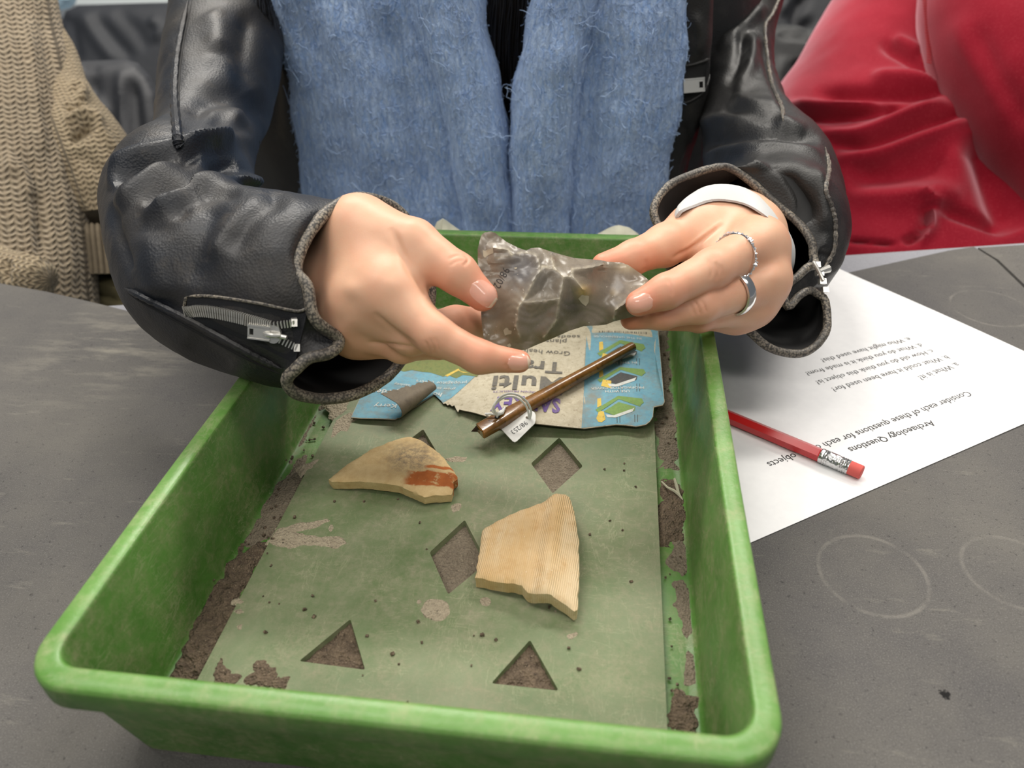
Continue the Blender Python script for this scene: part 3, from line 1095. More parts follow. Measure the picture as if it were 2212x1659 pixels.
T0, T1 = G(1036, 932, 0.0165), G(1368, 748, 0.0185)
ta = unit(T1 - T0)
ts = unit(np.cross((0, 0, 1), ta))
tu = np.cross(ta, ts)
TLn = np.linalg.norm(T1 - T0)
tool = thing('bone_tool', 'polished brown bone rod with a pierced flat end on the card label', 'tool', (T0 + T1) / 2 - (0, 0, 0.006))
tmat = tool_mat()
stn = [(0.0, 0.0046, 0.0020), (0.0005, 0.0052, 0.0026), (0.010, 0.0050, 0.0030), (0.022, 0.0047, 0.0034), (0.036, 0.0043, 0.0038), (0.055, 0.0038, 0.0037), (0.08, 0.0034, 0.0034), (TLn - 0.004, 0.0031, 0.0031), (TLn - 0.0005, 0.0029, 0.0029), (TLn, 0.0024, 0.0024)]
V = []
nn = 24
for l, a, b in stn:
    for j in range(nn):
        th = 2 * PI * j / nn
        c_, s_ = math.cos(th), math.sin(th)
        e = 0.55 if l < 0.03 else 0.85
        V.append(T0 + ta * (l + (0.0012 * c_ if l < 0.002 else 0)) + ts * a * math.copysign(abs(c_) ** e, c_) + tu * b * math.copysign(abs(s_) ** e, s_))
V = np.array(V)
F = grid_faces(len(stn), nn, True) + [tuple(range(nn - 1, -1, -1)), tuple((len(stn) - 1) * nn + j for j in range(nn))]
mesh_obj('rod', V, F, tmat, tool)
hp = G(1057, 909, 0.0195)
hs_ = (hp - T0) @ ta
hc = T0 + ta * 0.0125 + tu * 0.00315
MB().tube([hc - tu * 0.004, hc + tu * 0.00005], 0.0015, 14).build('hole', plain('dark_hole', lin(16, 10, 6), 0.9), tool)
mesh_obj('chip', [T0 + ts * s * 0.0044 + tu * v + ta * l for s, v, l in ((1, -0.0018, 0.001), (1.15, -0.002, -0.0022), (0.45, -0.0016, 0.0), (0.9, 0.0014, 0.0012), (0.5, 0.0012, 0.0008))], [(0, 1, 3), (1, 2, 4, 3), (0, 3, 4, 2), (0, 2, 1)], plain('dark_broken_end', lin(46, 30, 18), 0.5), tool, smooth=False)

tagt = thing('paper_tag', 'small white numbered tag tied to the bone tool', 'tag', G(1122, 927, 0.0085))
tz = lambda x, y: 0.0118 + 0.22 * (y - 0.185)
tg = [tuple(G(x, y, 0.0126)[:2]) for x, y in ((1082, 929), (1084, 933), (1107, 953), (1112, 955), (1117, 953), (1155, 924), (1157, 919), (1157, 909), (1155, 905), (1147, 901), (1142, 900), (1125, 901), (1119, 902), (1084, 925))]
sheet_from('tag_card', tg, 0.004, tz, 0.0004, [plain('white_tag_card', lin(226, 226, 222), 0.5), plain('white_tag_back', lin(206, 206, 200), 0.5)], tagt)
print_on('written_number', '98/253', G(1134, 918, 0.0130), G(1102, 935, 0.0130), lambda x, y: tz(x, y) + 0.00015, ink, tagt, -0.008, 1.1)
eh = G(1140, 912, 0.0130)
Vc = [(eh[0] + 0.0011 * math.cos(a), eh[1] + 0.0011 * math.sin(a), tz(eh[0], eh[1]) + 0.00015) for a in np.linspace(0, 2 * PI, 13)[:-1]]
mesh_obj('eyelet', Vc, [tuple(range(12))], plain('eyelet_shadow', lin(90, 80, 66), 0.8), tagt)
strm = NT('white_thread')
strm = strm.done(lin(228, 228, 224), 0.8, strm.bump(strm.noise(1500), 0.5, 0.0004))
knot = hc + tu * 0.0016
for pts in ([(1140, 912, .0138), (1142, 893, .019), (1133, 872, .026), (1114, 858, .030), (1094, 857, .030), (1074, 869, .027), (1063, 886, .0245), (1058, 904, .0215)],
            [(1143, 912, .0138), (1147, 888, .021), (1138, 868, .028), (1118, 853, .033), (1096, 851, .033), (1077, 862, .030), (1066, 880, .027), (1060, 898, .0225)]):
    c_ = catmull(np.array([G(x, y, z) for x, y, z in pts[:-1]] + [knot]), 40)
    MB().tube(c_, 0.00062, 8).build('thread', strm, tagt)
kt = MB()
kt.tube([hc - tu * 0.001, hc + tu * 0.001, knot + ta * 0.001, knot + ta * 0.004 + ts * 0.001], [0.0006, 0.0007, 0.0011, 0.0007], 8)
kt.tube([knot, knot - ta * 0.002 + ts * 0.003, knot - ta * 0.004 + ts * 0.005, hc - ta * 0.002 + ts * 0.0052 - tu * 0.002], 0.0006, 8)
kt.tube([knot + ta * 0.001, knot + ta * 0.0035 - tu * 0.0004, knot + ta * 0.0075 + ts * 0.0022], [0.0011, 0.0012, 0.0005], 8)
kt.build('knot', strm, tagt)


# ------------------------------------------------------------------ pottery
def sherd(name, label, top_px, z_top, th, inset, curve, m, seed, rough=0.0004, lift=None):
    raw = np.array([G(x, y, z_top)[:2] for x, y in top_px])
    n0 = len(raw)
    dense = []
    for i in range(n0):
        a, b = raw[i], raw[(i + 1) % n0]
        k = max(1, int(np.linalg.norm(b - a) / 0.0014))
        for j in range(k): dense.append(a + (b - a) * j / k)
    dense = np.array(dense)
    dense += 0.00035 * np.stack([vfrac(np.c_[dense, np.full(len(dense), 9.0)], 350, 2, seed), vfrac(np.c_[dense, np.full(len(dense), 4.0)], 350, 2, seed + 1)], 1)
    Q, F = clip_grid(dense, 0.0016)
    nb = len(dense)
    d, _ = seg_dist(Q, np.concatenate([dense, dense[:1]]))
    nrm = np.cross(np.r_[Q[F[0][1]] - Q[F[0][0]], 0], np.r_[Q[F[0][2]] - Q[F[0][0]], 0])[2]
    if nrm < 0: F = [f[::-1] for f in F]
    c = Q[:nb].mean(0)
    zt = np.array([z_top + curve(*(q - c)) for q in Q])
    zt -= 0.0011 * np.clip(1 - d / 0.0018, 0, 1) ** 2
    zt += rough * vfrac(np.c_[Q, zt], 260, 3, seed + 3)
    b = Q[:nb] + unitrows(c - Q[:nb]) * inset
    zb = np.array([z_top - th + curve(*(q - c)) for q in b])
    bq = Q.copy()
    bq[:nb] = b
    sc = 1 - inset / np.linalg.norm(Q[:nb] - c, axis=1).mean()
    bq[nb:] = c + (Q[nb:] - c) * sc * 0.98
    zbq = np.array([z_top - th + curve(*(q - c)) for q in bq])
    n = len(Q)
    V = [tuple(v) for v in np.c_[Q, zt]] + [tuple(v) for v in np.c_[bq, zbq]]
    FF = list(F) + [tuple(i + n for i in f[::-1]) for f in F]
    # boundary wall in three steps
    ring0 = list(range(nb))
    prev = ring0
    for k, t in enumerate((0.33, 0.66)):
        ring = []
        for i in range(nb):
            p = Q[i] * (1 - t) + b[i] * t
            z = zt[i] * (1 - t) + zbq[i] * t
            jit = 0.0005 * vfrac(np.array([[*p, z]]), 420, 2, seed + 8)[0]
            p = p + unit(p - c) * jit
            V.append((p[0], p[1], z)); ring.append(len(V) - 1)
        for i in range(nb):
            j = (i + 1) % nb
            FF.append((prev[j], prev[i], ring[i], ring[j]))
        prev = ring
    for i in range(nb):
        j = (i + 1) % nb
        FF.append((prev[j], prev[i], i + n, j + n))
    # outline orientation
    area2 = sum(dense[i][0] * dense[(i + 1) % nb][1] - dense[(i + 1) % nb][0] * dense[i][1] for i in range(nb))
    if area2 < 0:
        FF[2 * len(F):] = [f[::-1] for f in FF[2 * len(F):]]
    V = np.array(V)
    zmin = V[:, 2].min()
    if lift is not None: V[:, 2] += lift - zmin
    o = mesh_obj(name, V, FF, m, loc=(c[0], c[1], V[:, 2].min()))
    return tag(o, label, 'pottery sherd')


def unitrows(A): return A / np.maximum(1e-9, np.linalg.norm(A, axis=1))[:, None]


def pot_mat_a():
    t = NT('painted_buff_pottery')
    n = t.noise(120, 6, 0.75)
    c = t.mix(t.band(n, 0.3, 0.72), lin(182, 152, 104), lin(206, 182, 136))
    co = t.tc.outputs['Object']
    sx = t.n('ShaderNodeSeparateXYZ'); t.t.links.new(co, sx.inputs[0])
    X, Y = sx.outputs[0], sx.outputs[1]
    wob = t.math('MULTIPLY', t.math('SUBTRACT', t.noise(150, 4), 0.5), 0.010)
    # sooty grey patch on the upper middle
    d = t.n('ShaderNodeVectorMath', operation='DISTANCE')
    ml = t.n('ShaderNodeVectorMath', {1: (0.8, 1.0, 0)}, operation='MULTIPLY')
    t.t.links.new(co, ml.inputs[0]); t.t.links.new(ml.outputs[0], d.inputs[0]); d.inputs[1].default_value = (0.0045, 0.0075, 0)
    g = t.math('MULTIPLY', t.band(t.math('ADD', d.outputs['Value'], wob), 0.015, 0.005), t.band(t.noise(330, 4, 0.8), 0.34, 0.6))
    c = t.mix(t.math('MULTIPLY', g, 0.85), c, lin(112, 100, 84))
    # rust-red slip band along the lower right
    yl = t.math('ADD', t.math('ADD', Y, t.math('MULTIPLY', X, -0.10)), t.math('MULTIPLY', wob, 0.35))
    b1 = t.math('MULTIPLY', t.band(yl, -0.0145, -0.0135), t.band(yl, -0.0035, -0.0045))
    b2 = t.math('MULTIPLY', t.band(yl, -0.0018, -0.0012), t.band(yl, 0.0012, 0.0006))
    bb = t.math('MULTIPLY', t.math('MAXIMUM', b1, t.math('MULTIPLY', b2, t.band(X, 0.013, 0.015))), t.band(t.math('ADD', X, wob), 0.004, 0.008))
    c = t.mix(t.math('MULTIPLY', bb, t.band(t.noise(260, 3), 0.30, 0.45)), c, t.mix(t.noise(200, 3), lin(132, 66, 22), lin(186, 106, 46)))
    return t.done(c, 0.85, t.bump(n, 0.35, 0.0012, t.bump(t.noise(600, 3, 0.8), 0.4, 0.0005)))


def pot_mat_b():
    t = NT('ribbed_buff_pottery')
    n = t.noise(140, 6, 0.75)
    wv = t.n('ShaderNodeTexWave', {'Scale': 360, 'Distortion': 2.5, 'Detail': 2, 'Detail Scale': 0.6}, bands_direction='X')
    t.put(wv.inputs['Vector'], t.co((1, 1, 0.2), rot=(0, 0, 0.06)))
    big = t.noise(30, 3, 0.6, t.co((2.5, 0.5, 1)))
    c = t.mix(t.band(big, 0.35, 0.65), lin(206, 172, 122), lin(214, 192, 156))
    c = t.mix(t.math('MULTIPLY', t.band(n, 0.50, 0.70), 0.6), c, lin(190, 150, 98))
    c = t.mix(t.math('MULTIPLY', t.band(wv.outputs[1], 0.2, 0.0), 0.35), c, lin(168, 132, 88))
    c = t.mix(t.band(t.noise(700, 2, 0.8), 0.68, 0.78), c, lin(236, 222, 196))
    return t.done(c, 0.88, t.bump(wv.outputs[1], 0.45, 0.0008, t.bump(n, 0.3, 0.001)))


sherd('pottery_sherd', 'painted sherd with rust-red bands and grey soot on the tray base', [(709, 1030), (750, 1001), (814, 965), (873, 945), (889, 944), (912, 954), (949, 979), (977, 1012), (988, 1028), (987, 1033), (979, 1038), (980, 1051), (975, 1064),
      (949, 1068), (917, 1073), (859, 1052), (778, 1041), (736, 1039), (714, 1036)], 0.0145, 0.0062, 0.0004, lambda x, y: 0.0012 - 2.2 * x * x - 1.0 * y * y, pot_mat_a(), 3, lift=ZP + 0.0002)
sherd('pottery_sherd', 'plain buff wheel-ribbed sherd, the larger curved one in the tray', [(1040, 1132), (1047, 1126), (1100, 1104), (1154, 1087), (1184, 1070), (1221, 1064), (1230, 1068), (1237, 1086), (1244, 1114), (1251, 1158), (1252, 1228), (1248, 1306), (1242, 1311),
      (1210, 1293), (1190, 1283), (1173, 1282), (1140, 1272), (1126, 1259), (1072, 1247), (1042, 1240), (1026, 1236), (1028, 1222), (1035, 1172)], 0.0185, 0.0075, 0.0003, lambda x, y: 0.0018 - 4.0 * x * x + 0.0020 * math.exp(-((x - 0.006) / 0.004) ** 2) - 0.0012 * math.exp(-((x - 0.0) / 0.003) ** 2), pot_mat_b(), 5, lift=ZP + 0.0002)

# ------------------------------------------------------------------ the flint in the hands
fl_out = [(1032, 560), (1032, 538), (1036, 520), (1041, 506), (1048, 502), (1060, 500), (1070, 503), (1078, 510), (1095, 523), (1119, 535), (1137, 541), (1147, 536), (1156, 535), (1165, 535), (1183, 541), (1209, 549), (1239, 557), (1272, 560), (1298, 562), (1310, 565),
          (1342, 567), (1358, 573), (1384, 591), (1400, 604), (1412, 630), (1418, 655), (1414, 673), (1376, 682), (1324, 695), (1310, 701), (1294, 703), (1263, 704), (1229, 715), (1203, 727), (1179, 737), (1159, 745), (1135, 756), (1110, 756), (1080, 750), (1046, 741), (1044, 723), (1040, 690), (1037, 640), (1035, 600)]
K = lambda x, y: (1000 + x / 5.027, 480 + y / 5.027)
# ridge and scar points: pixel, height towards the viewer in mm
fl_in = [(K(490, 300), 6.5), (K(525, 355), 7), (K(360, 390), 5), (K(330, 280), 6), (K(690, 318), 6), (K(805, 365), 10), (K(838, 530), 13), (K(740, 690), 13.5), (K(640, 870), 13), (K(600, 935), 13), (K(575, 1130), 11), (K(620, 1250), 8),
         (K(960, 350), 9), (K(992, 500), 13), (K(1090, 592), 15.5), (K(1190, 590), 15), (K(1075, 690), 15.5), (K(1050, 832), 15), (K(1015, 1060), 11), (K(880, 1250), 6), (K(900, 855), 13.8), (K(1190, 510), 14), (K(1300, 730), 16), (K(1520, 460), 9.5),
         (K(1640, 1040), 8), (K(1660, 950), 11), (K(1980, 660), 7), (K(860, 480), 11.5), (K(560, 620), 5.2), (K(430, 900), 6), (K(400, 1150), 5), (K(850, 700), 10.2), (K(830, 1000), 9.3), (K(1200, 900), 11), (K(1450, 880), 13), (K(1380, 640), 14.2), (K(1600, 720), 12),
         (K(1250, 1050), 7.5), (K(1100, 450), 11), (K(1700, 560), 9), (K(250, 600), 5), (K(800, 1150), 8.2)]
ridges = [(0, 1), (4, 5), (5, 6), (6, 7), (7, 8), (8, 9), (9, 10), (10, 11), (12, 13), (13, 14), (14, 15), (14, 16), (16, 17), (17, 18), (18, 19), (8, 20), (20, 17), (15, 21), (15, 22), (21, 23), (24, 25), (25, 26), (0, 3), (1, 2), (1, 4), (6, 27), (27, 13)]
no = len(fl_out)
dense = []
for i in range(no):
    a, b = np.array(fl_out[i]), np.array(fl_out[(i + 1) % no])
    k = max(1, int(np.linalg.norm(b - a) / 3.2))
    for j in range(k): dense.append(a + (b - a) * j / k)
# fine points: outline, ridge lines and a filling grid; heights relax into smooth scars between the ridges
rp, rh, re_ = [], [], []
for a_i, b_i in ridges:
    (pa, ha), (pb, hb_) = fl_in[a_i], fl_in[b_i]
    pa, pb = np.array(pa), np.array(pb)
    k = max(2, int(np.linalg.norm(pb - pa) / 3.0))
    bend = np.array([-(pb - pa)[1], (pb - pa)[0]]) * 0.05 * math.sin(a_i * 2.3 + b_i)
    for j in range(k + 1):
        t = j / k
        rp.append(pa + (pb - pa) * t + bend * math.sin(PI * t) + (0.5 * math.sin(a_i + j * 1.3) if 0 < j < k else 0))
        rh.append(ha + (hb_ - ha) * t)
        if j: re_.append((len(rp) - 2, len(rp) - 1))
nb_ = len(dense)
gx = np.arange(1030, 1420, 3.2)
gy = np.arange(498, 760, 3.2)
gq = np.array([(x + 0.8 * math.sin(y), y) for x in gx for y in gy])
dd_o, _ = seg_dist(gq, np.array(dense + [dense[0]]))
rpa = np.array(rp)
dr_ = np.sqrt(((gq[:, None, :] - rpa[None]) ** 2).sum(-1)).min(1)
gq = np.array([q for q, a_, b_ in zip(gq, dd_o, dr_) if a_ > 1.6 and b_ > 1.6 and inside(q, fl_out)])
allp = [Vector(p) for p in dense] + [Vector(p) for p in rp] + [Vector(p) for p in gq]
ed_ = [(i, (i + 1) % nb_) for i in range(nb_)] + [(nb_ + a_, nb_ + b_) for a_, b_ in re_]
vo_, _, F, ov_, *_ = delaunay_2d_cdt(allp, ed_, [], 1, 1e-6)
Q = np.array([v[:] for v in vo_])
F = [tuple(f) for f in F]
hq = np.full(len(Q), 6.0)
fixed = np.zeros(len(Q), bool)
ring_of = {}
for i, src in enumerate(ov_):
    for s_ in src:
        if s_ < nb_:
            hq[i] = 1.5 + 1.6 * math.sin(s_ * 0.21) ** 2; fixed[i] = True; ring_of[s_] = i
        elif s_ < nb_ + len(rp):
            hq[i] = rh[s_ - nb_]; fixed[i] = True
E_ = np.array([(f[k], f[(k + 1) % 3]) for f in F for k in range(3)])
E_ = np.concatenate([E_, E_[:, ::-1]])
deg = np.bincount(E_[:, 0], minlength=len(Q)).astype(float)
for _ in range(900):
    av = np.bincount(E_[:, 0], weights=hq[E_[:, 1]], minlength=len(Q)) / np.maximum(deg, 1)
    hq = np.where(fixed, hq, av)
dr_, _ = (np.sqrt(((Q[:, None, :] - rpa[None]) ** 2).sum(-1)).min(1), 0)
do_, _ = seg_dist(Q, np.array(dense + [dense[0]]))
hq -= 1.9 * (1 - np.exp(-(np.minimum(dr_, do_) / 20.0) ** 2))
# outline vertices in order for the side wall
ring_idx = [ring_of[k] for k in range(nb_)]
Q3 = np.c_[Q * 0.01, hq * 0.05]
hq += 0.07 * vfrac(Q3, 6, 3, 31) + 0.09 * np.sin(vfrac(Q3, 1.2, 2, 8) * 14 + Q[:, 1] * 0.22)
dq, _ = seg_dist(Q, np.array(dense + [dense[0]]))
DF = lambda x: 0.3445 + 0.00003 * (x - 1200)
Vf = [P(x, y, DF(x) - h * 0.001) for (x, y), h in zip(Q, hq)]
back = 3.0 + 11.0 * (1 - np.exp(-(dq / 38.0) ** 1.2)) + 0.8 * vfrac(Q3, 4, 3, 77)
Vb = [P(x, y, DF(x) + h * 0.001) for (x, y), h in zip(Q, back)]
n = len(Q)
sg = np.cross(np.r_[Q[F[0][1]] - Q[F[0][0]], 0], np.r_[Q[F[0][2]] - Q[F[0][0]], 0])[2]
if sg > 0: F = [f[::-1] for f in F]
FF = list(F) + [tuple(i + n for i in f[::-1]) for f in F]
rg = [(ring_idx[i], ring_idx[(i + 1) % nb_], n + ring_idx[(i + 1) % nb_], n + ring_idx[i]) for i in range(nb_)]
a2 = sum(dense[i][0] * dense[(i + 1) % nb_][1] - dense[(i + 1) % nb_][0] * dense[i][1] for i in range(nb_))
if a2 < 0: rg = [r[::-1] for r in rg]
FF += rg


def flint_mat():
    t = NT('grey_brown_flint')
    at = t.n('ShaderNodeVertexColor', layer_name='tint')
    n2 = t.noise(110, 6, 0.7)
    c = t.mix(t.math('MULTIPLY', t.band(n2, 0.48, 0.75), 0.35), at.outputs[0], lin(166, 154, 132))
    c = t.mix(t.math('MULTIPLY', t.band(t.noise(60, 4), 0.56, 0.72), 0.5), c, lin(78, 75, 74))
    c = t.mix(t.band(t.noise(520, 2, 0.7), 0.71, 0.76), c, lin(220, 214, 198))
    return t.done(c, t.math('ADD', 0.18, t.math('MULTIPLY', n2, 0.22)), t.bump(n2, 0.06, 0.0008), Subsurface_Weight=0.2, Subsurface_Radius=(0.004, 0.0036, 0.003), Specular_IOR_Level=0.6)


# colour zones of the stone itself: smoky blue, brown, a honey spot, and crushed pale ridges
fcol = np.tile(np.array(lin(128, 117, 101)), (2 * n, 1))
QQ = np.concatenate([Q, Q])


def zone(c_px, r, col, k):
    w_ = k * np.exp(-(((QQ - np.array(c_px)) / np.array(r)) ** 2).sum(1))
    fcol[:] = fcol * (1 - w_[:, None]) + np.array(col) * w_[:, None]


zone(K(640, 520), (38, 40), lin(88, 90, 98), 0.85)
zone(K(300, 260), (26, 24), lin(140, 132, 124), 0.7)
zone(K(880, 640), (34, 34), lin(104, 98, 90), 0.6)
zone(K(820, 1080), (40, 36), lin(118, 112, 104), 0.6)
zone(K(1200, 920), (26, 28), lin(74, 68, 62), 0.8)
zone(K(1310, 760), (14, 14), lin(206, 178, 116), 0.95)
zone(K(1640, 760), (8, 8), lin(186, 164, 120), 0.8)
zone(K(1380, 560), (40, 24), lin(124, 112, 98), 0.6)
zone(K(1700, 700), (44, 34), lin(98, 90, 84), 0.6)
zone(K(1780, 500), (24, 10), lin(178, 160, 130), 0.8)
zone(K(420, 1200), (36, 30), lin(138, 122, 96), 0.7)
zone(K(930, 1250), (30, 14), lin(116, 100, 72), 0.8)
for a_i, b_i in ridges:
    pa, pb = fl_in[a_i][0], fl_in[b_i][0]
    dd, _ = seg_dist(QQ, np.array([pa, pb]))
    w_ = np.clip(0.75 * np.exp(-(dd / 2.6) ** 2) * (0.55 + 0.6 * vfrac(np.c_[QQ * 0.05, np.zeros(len(QQ))], 3, 2, a_i)), 0, 0.9)
    fcol[:] = fcol * (1 - w_[:, None]) + np.array(lin(196, 186, 164)) * w_[:, None]


fc = P(1215, 640, 0.3445)
flint = thing('flint', 'translucent grey-brown knapped flint held in both hands', 'flint', fc)
fbody = mesh_obj('stone', np.array(Vf + Vb), FF, flint_mat(), flint, cols=fcol, sharp=24)
from mathutils.bvhtree import BVHTree


def bvh(V, F): return BVHTree.FromPolygons([Vector(v) for v in V], [tuple(map(int, f)) for f in F])


def hit(tree, x, y):
    d = P(x, y, 1.0) - CAM
    loc, nrm, i, dist = tree.ray_cast(Vector(CAM), Vector(unit(d)))
    return (np.array(loc), np.array(nrm)) if loc is not None else (None, None)


ftree = bvh(Vf + Vb, FF)


def decal(name, px, tree, lift, m, parent, step=4.0):
    """a thin patch lying on a surface (chips of cortex, writing)"""
    Q, F = clip_grid(px, step)
    V = []
    for q in Q:
        p, nr = hit(tree, *q)
        if p is None: p = np.array(V[-1]) if V else P(*q, 0.34)
        else:
            p = p - unit(P(*q, 1.0) - CAM) * lift
        V.append(p)
    sg = np.cross(np.r_[Q[F[0][1]] - Q[F[0][0]], 0], np.r_[Q[F[0][2]] - Q[F[0][0]], 0])[2]
    if sg > 0: F = [f[::-1] for f in F]
    return mesh_obj(name, V, F, m, parent)


chipm = plain('chalky_cortex', lin(182, 172, 150), 0.8)
for poly in ([(215, 300), (240, 310), (325, 280), (332, 335), (290, 352), (265, 365), (240, 388), (222, 370)], [(440, 1175), (465, 1145), (490, 1150), (495, 1170), (530, 1180), (525, 1215), (490, 1220), (455, 1232)],
             [(1252, 830), (1290, 790), (1370, 800), (1365, 870), (1335, 912), (1290, 880)], [(475, 1335), (510, 1315), (525, 1345), (500, 1360)], [(560, 490), (590, 490), (585, 505), (562, 512)]):
    decal('cortex_patch', [K(*p) for p in poly], ftree, 0.0002, chipm, flint)
# inked number along the edge
inkm = plain('black_ink', lin(34, 30, 28), 0.5)
V2, F2, L2 = text_mesh('98/02', -0.012)
a_, b_ = np.array(K(440, 480)), np.array(K(325, 690))
u_ = (b_ - a_) / L2
v_ = np.array([u_[1], -u_[0]]) * 1.1
if v_[0] < 0: v_ = -v_
tv = []
for x, y, _z in V2:
    q = a_ + u_ * x + v_ * y
    p, nr = hit(ftree, *q)
    if p is None: p = P(*q, 0.34)
    tv.append(p - unit(P(*q, 1.0) - CAM) * 0.00025)
mesh_obj('inked_number', tv, F2, inkm, flint, smooth=False)


# ------------------------------------------------------------------ hands of the person
def skin_mat():
    t = NT('skin')
    at = t.n('ShaderNodeVertexColor', layer_name='tint')
    n = t.noise(60, 5, 0.6)
    n2 = t.noise(380, 4, 0.7)
    c = t.mix(t.math('MULTIPLY', t.band(n, 0.4, 0.75), 0.35), at.outputs[0], lin(214, 142, 112))
    fine = t.voro(1500, None, 'DISTANCE_TO_EDGE')
    return t.done(c, t.math('ADD', 0.40, t.math('MULTIPLY', n2, 0.12)), t.bump(n2, 0.10, 0.0005, t.bump(fine, 0.10, 0.0002)), Subsurface_Weight=0.22, Subsurface_Radius=(0.006, 0.0024, 0.0012), Specular_IOR_Level=0.42)


SKIN = skin_mat()


def J(x, y, d, r): return (P(x, y, d), r * d / FPX)


def build_hand(palm, fingers, kp, kf, kw, h, creases, pad=0.006):
    allj = [j for ch_ in palm + fingers for j in ch_]
    lo = np.min([j[0] - j[1] for j in allj], 0) - pad
    hi = np.max([j[0] + j[1] for j in allj], 0) + pad
    ns = np.ceil((hi - lo) / h).astype(int) + 1
    g = np.stack(np.meshgrid(*[lo[i] + h * np.arange(ns[i]) for i in range(3)], indexing='ij'), -1).astype(np.float32)

    def chain(ch_, k):
        f = None
        for (a, ra), (b, rb) in zip(ch_[:-1], ch_[1:]):
            c = cone_sd(g, a.astype(np.float32), ra, b.astype(np.float32), rb)
            f = c if f is None else smin(f, c, k)
        return f
    pf = None
    for ch_ in palm:
        c = chain(ch_, 0.004)
        pf = c if pf is None else smin(pf, c, kp)
    out = pf
    for ch_ in fingers:
        out = smin(out, smin(pf, chain(ch_, kf), kw), 0.0016)
    V, F = surface_nets(out, lo, h)
    V = relax(V, F, 3, 0.5)
    N = vnormals(V, F)
    mid = V.mean(0)
    if ((V - mid) * N).sum() < 0:
        F = F[:, ::-1]; N = -N
    V = sculpt(V, N, creases)
    N = vnormals(V, F)
    # colour: redder at the finger ends, web and knuckles
    base = np.array(lin(222, 176, 146)[:3]); red = np.array(lin(222, 132, 104)[:3]); pale = np.array(lin(228, 190, 158)[:3])
    m = np.zeros(len(V))
    for ch_ in fingers:
        a, b = ch_[-2][0], ch_[-1][0]
        for p, rr, wgt in ((b, 0.013, 0.9), (a, 0.012, 0.55), (ch_[-3][0] if len(ch_) > 2 else a, 0.012, 0.35)):
            m = np.maximum(m, wgt * np.exp(-((V - p) ** 2).sum(1) / rr ** 2))
    m = np.clip(m + 0.12 * vfrac(V, 70, 3, 4), 0, 1)
    C = base + (red - base) * m[:, None]
    wr = palm[0][0][0]
    q = np.exp(-((V - wr) ** 2).sum(1) / 0.045 ** 2)
    C = C + (pale - C) * (q * 0.5)[:, None]
    return V, F, np.c_[C, np.ones(len(V))]


# the hand on the left of the photo
A_idx = [J(838, 632, .326, 58), J(938, 723, .317, 42), J(1035, 771, .318, 35), J(1122, 781, .322, 25)]
A_mid = [J(772, 648, .333, 56), J(888, 722, .330, 44), J(985, 703, .352, 41), J(1062, 697, .369, 34)]
A_rng = [J(748, 690, .340, 50), J(868, 746, .340, 37), J(950, 740, .358, 34), J(1015, 722, .377, 30)]
A_pky = [J(772, 722, .347, 44), J(868, 750, .350, 30), J(930, 750, .362, 27)]
A_thb = [J(776, 497, .344, 62), J(893, 527, .333, 53), J(988, 591, .325, 43), J(1042, 640, .3255, 33)]
A_palm = [[J(585, 572, .385, 64), J(712, 545, .372, 68), J(776, 500, .347, 60)], [J(585, 585, .385, 64), J(710, 570, .372, 68), J(838, 632, .328, 56)], [J(706, 585, .371, 66), J(772, 648, .336, 52)],
          [J(704, 600, .372, 62), J(748, 690, .343, 46)], [J(704, 610, .374, 58), J(772, 722, .350, 40)], [J(776, 505, .346, 60), J(838, 625, .330, 52)], [J(840, 540, .340, 40), J(856, 600, .336, 44)]]
A_cre = [([(1000, 548), (1012, 560), (1000, 575)], 3.0, -0.0005), ([(968, 560), (985, 552), (1003, 550)], 2.5, -0.0004), ([(972, 575), (985, 565), (1004, 562)], 2.2, -0.0003), ([(918, 735), (926, 752), (930, 772)], 3, -0.0004), ([(928, 730), (936, 750), (940, 770)], 2.5, -0.0004), ([(940, 728), (946, 745), (948, 760)], 2.2, -0.0003),
         ([(1090, 785), (1096, 795), (1100, 803)], 3, -0.0003), ([(760, 626)], 20, 0.0012), ([(748, 712)], 20, 0.0010), ([(845, 615)], 26, 0.0010), ([(845, 490), (866, 540), (888, 586), (908, 612), (922, 640)], 9, -0.0010), ([(808, 676), (850, 712), (900, 748)], 5, -0.0008), ([(790, 740), (840, 744), (905, 752)], 4, -0.0009), ([(1014, 668), (1022, 640), (1036, 615)], 4, 0.0)]
VA, FA, CA = build_hand(A_palm, [A_idx, A_mid, A_rng, A_pky, A_thb], 0.014, 0.0035, 0.010, 0.00078, A_cre)
# the hand on the right of the photo
B_idx = [J(1640, 528, .376, 54), J(1538, 581, .348, 43), J(1438, 630, .336, 37), J(1380, 655, .336, 29)]
B_mid = [J(1652, 605, .374, 48), J(1515, 660, .351, 37), J(1430, 682, .350, 29), J(1362, 691, .358, 22)]
B_rng = [J(1625, 655, .380, 44), J(1510, 686, .363, 29), J(1420, 695, .362, 19)]
B_pky = [J(1585, 682, .386, 31), J(1510, 697, .378, 20), J(1440, 702, .372, 13)]
B_thb = [J(1500, 492, .404, 48), J(1436, 530, .386, 45), J(1368, 556, .372, 36), J(1304, 573, .364, 27)]
B_palm = [[J(1615, 462, .468, 48), J(1545, 482, .412, 54), J(1500, 492, .404, 46)], [J(1645, 468, .468, 48), J(1600, 492, .412, 58), J(1640, 528, .378, 50)], [J(1625, 505, .410, 54), J(1652, 605, .376, 44)], [J(1625, 520, .410, 50), J(1625, 655, .382, 40)],
          [J(1600, 520, .412, 50), J(1585, 682, .387, 29)], [J(1545, 500, .408, 46), J(1600, 540, .395, 46)], [J(1500, 520, .398, 30), J(1550, 570, .385, 30)]]
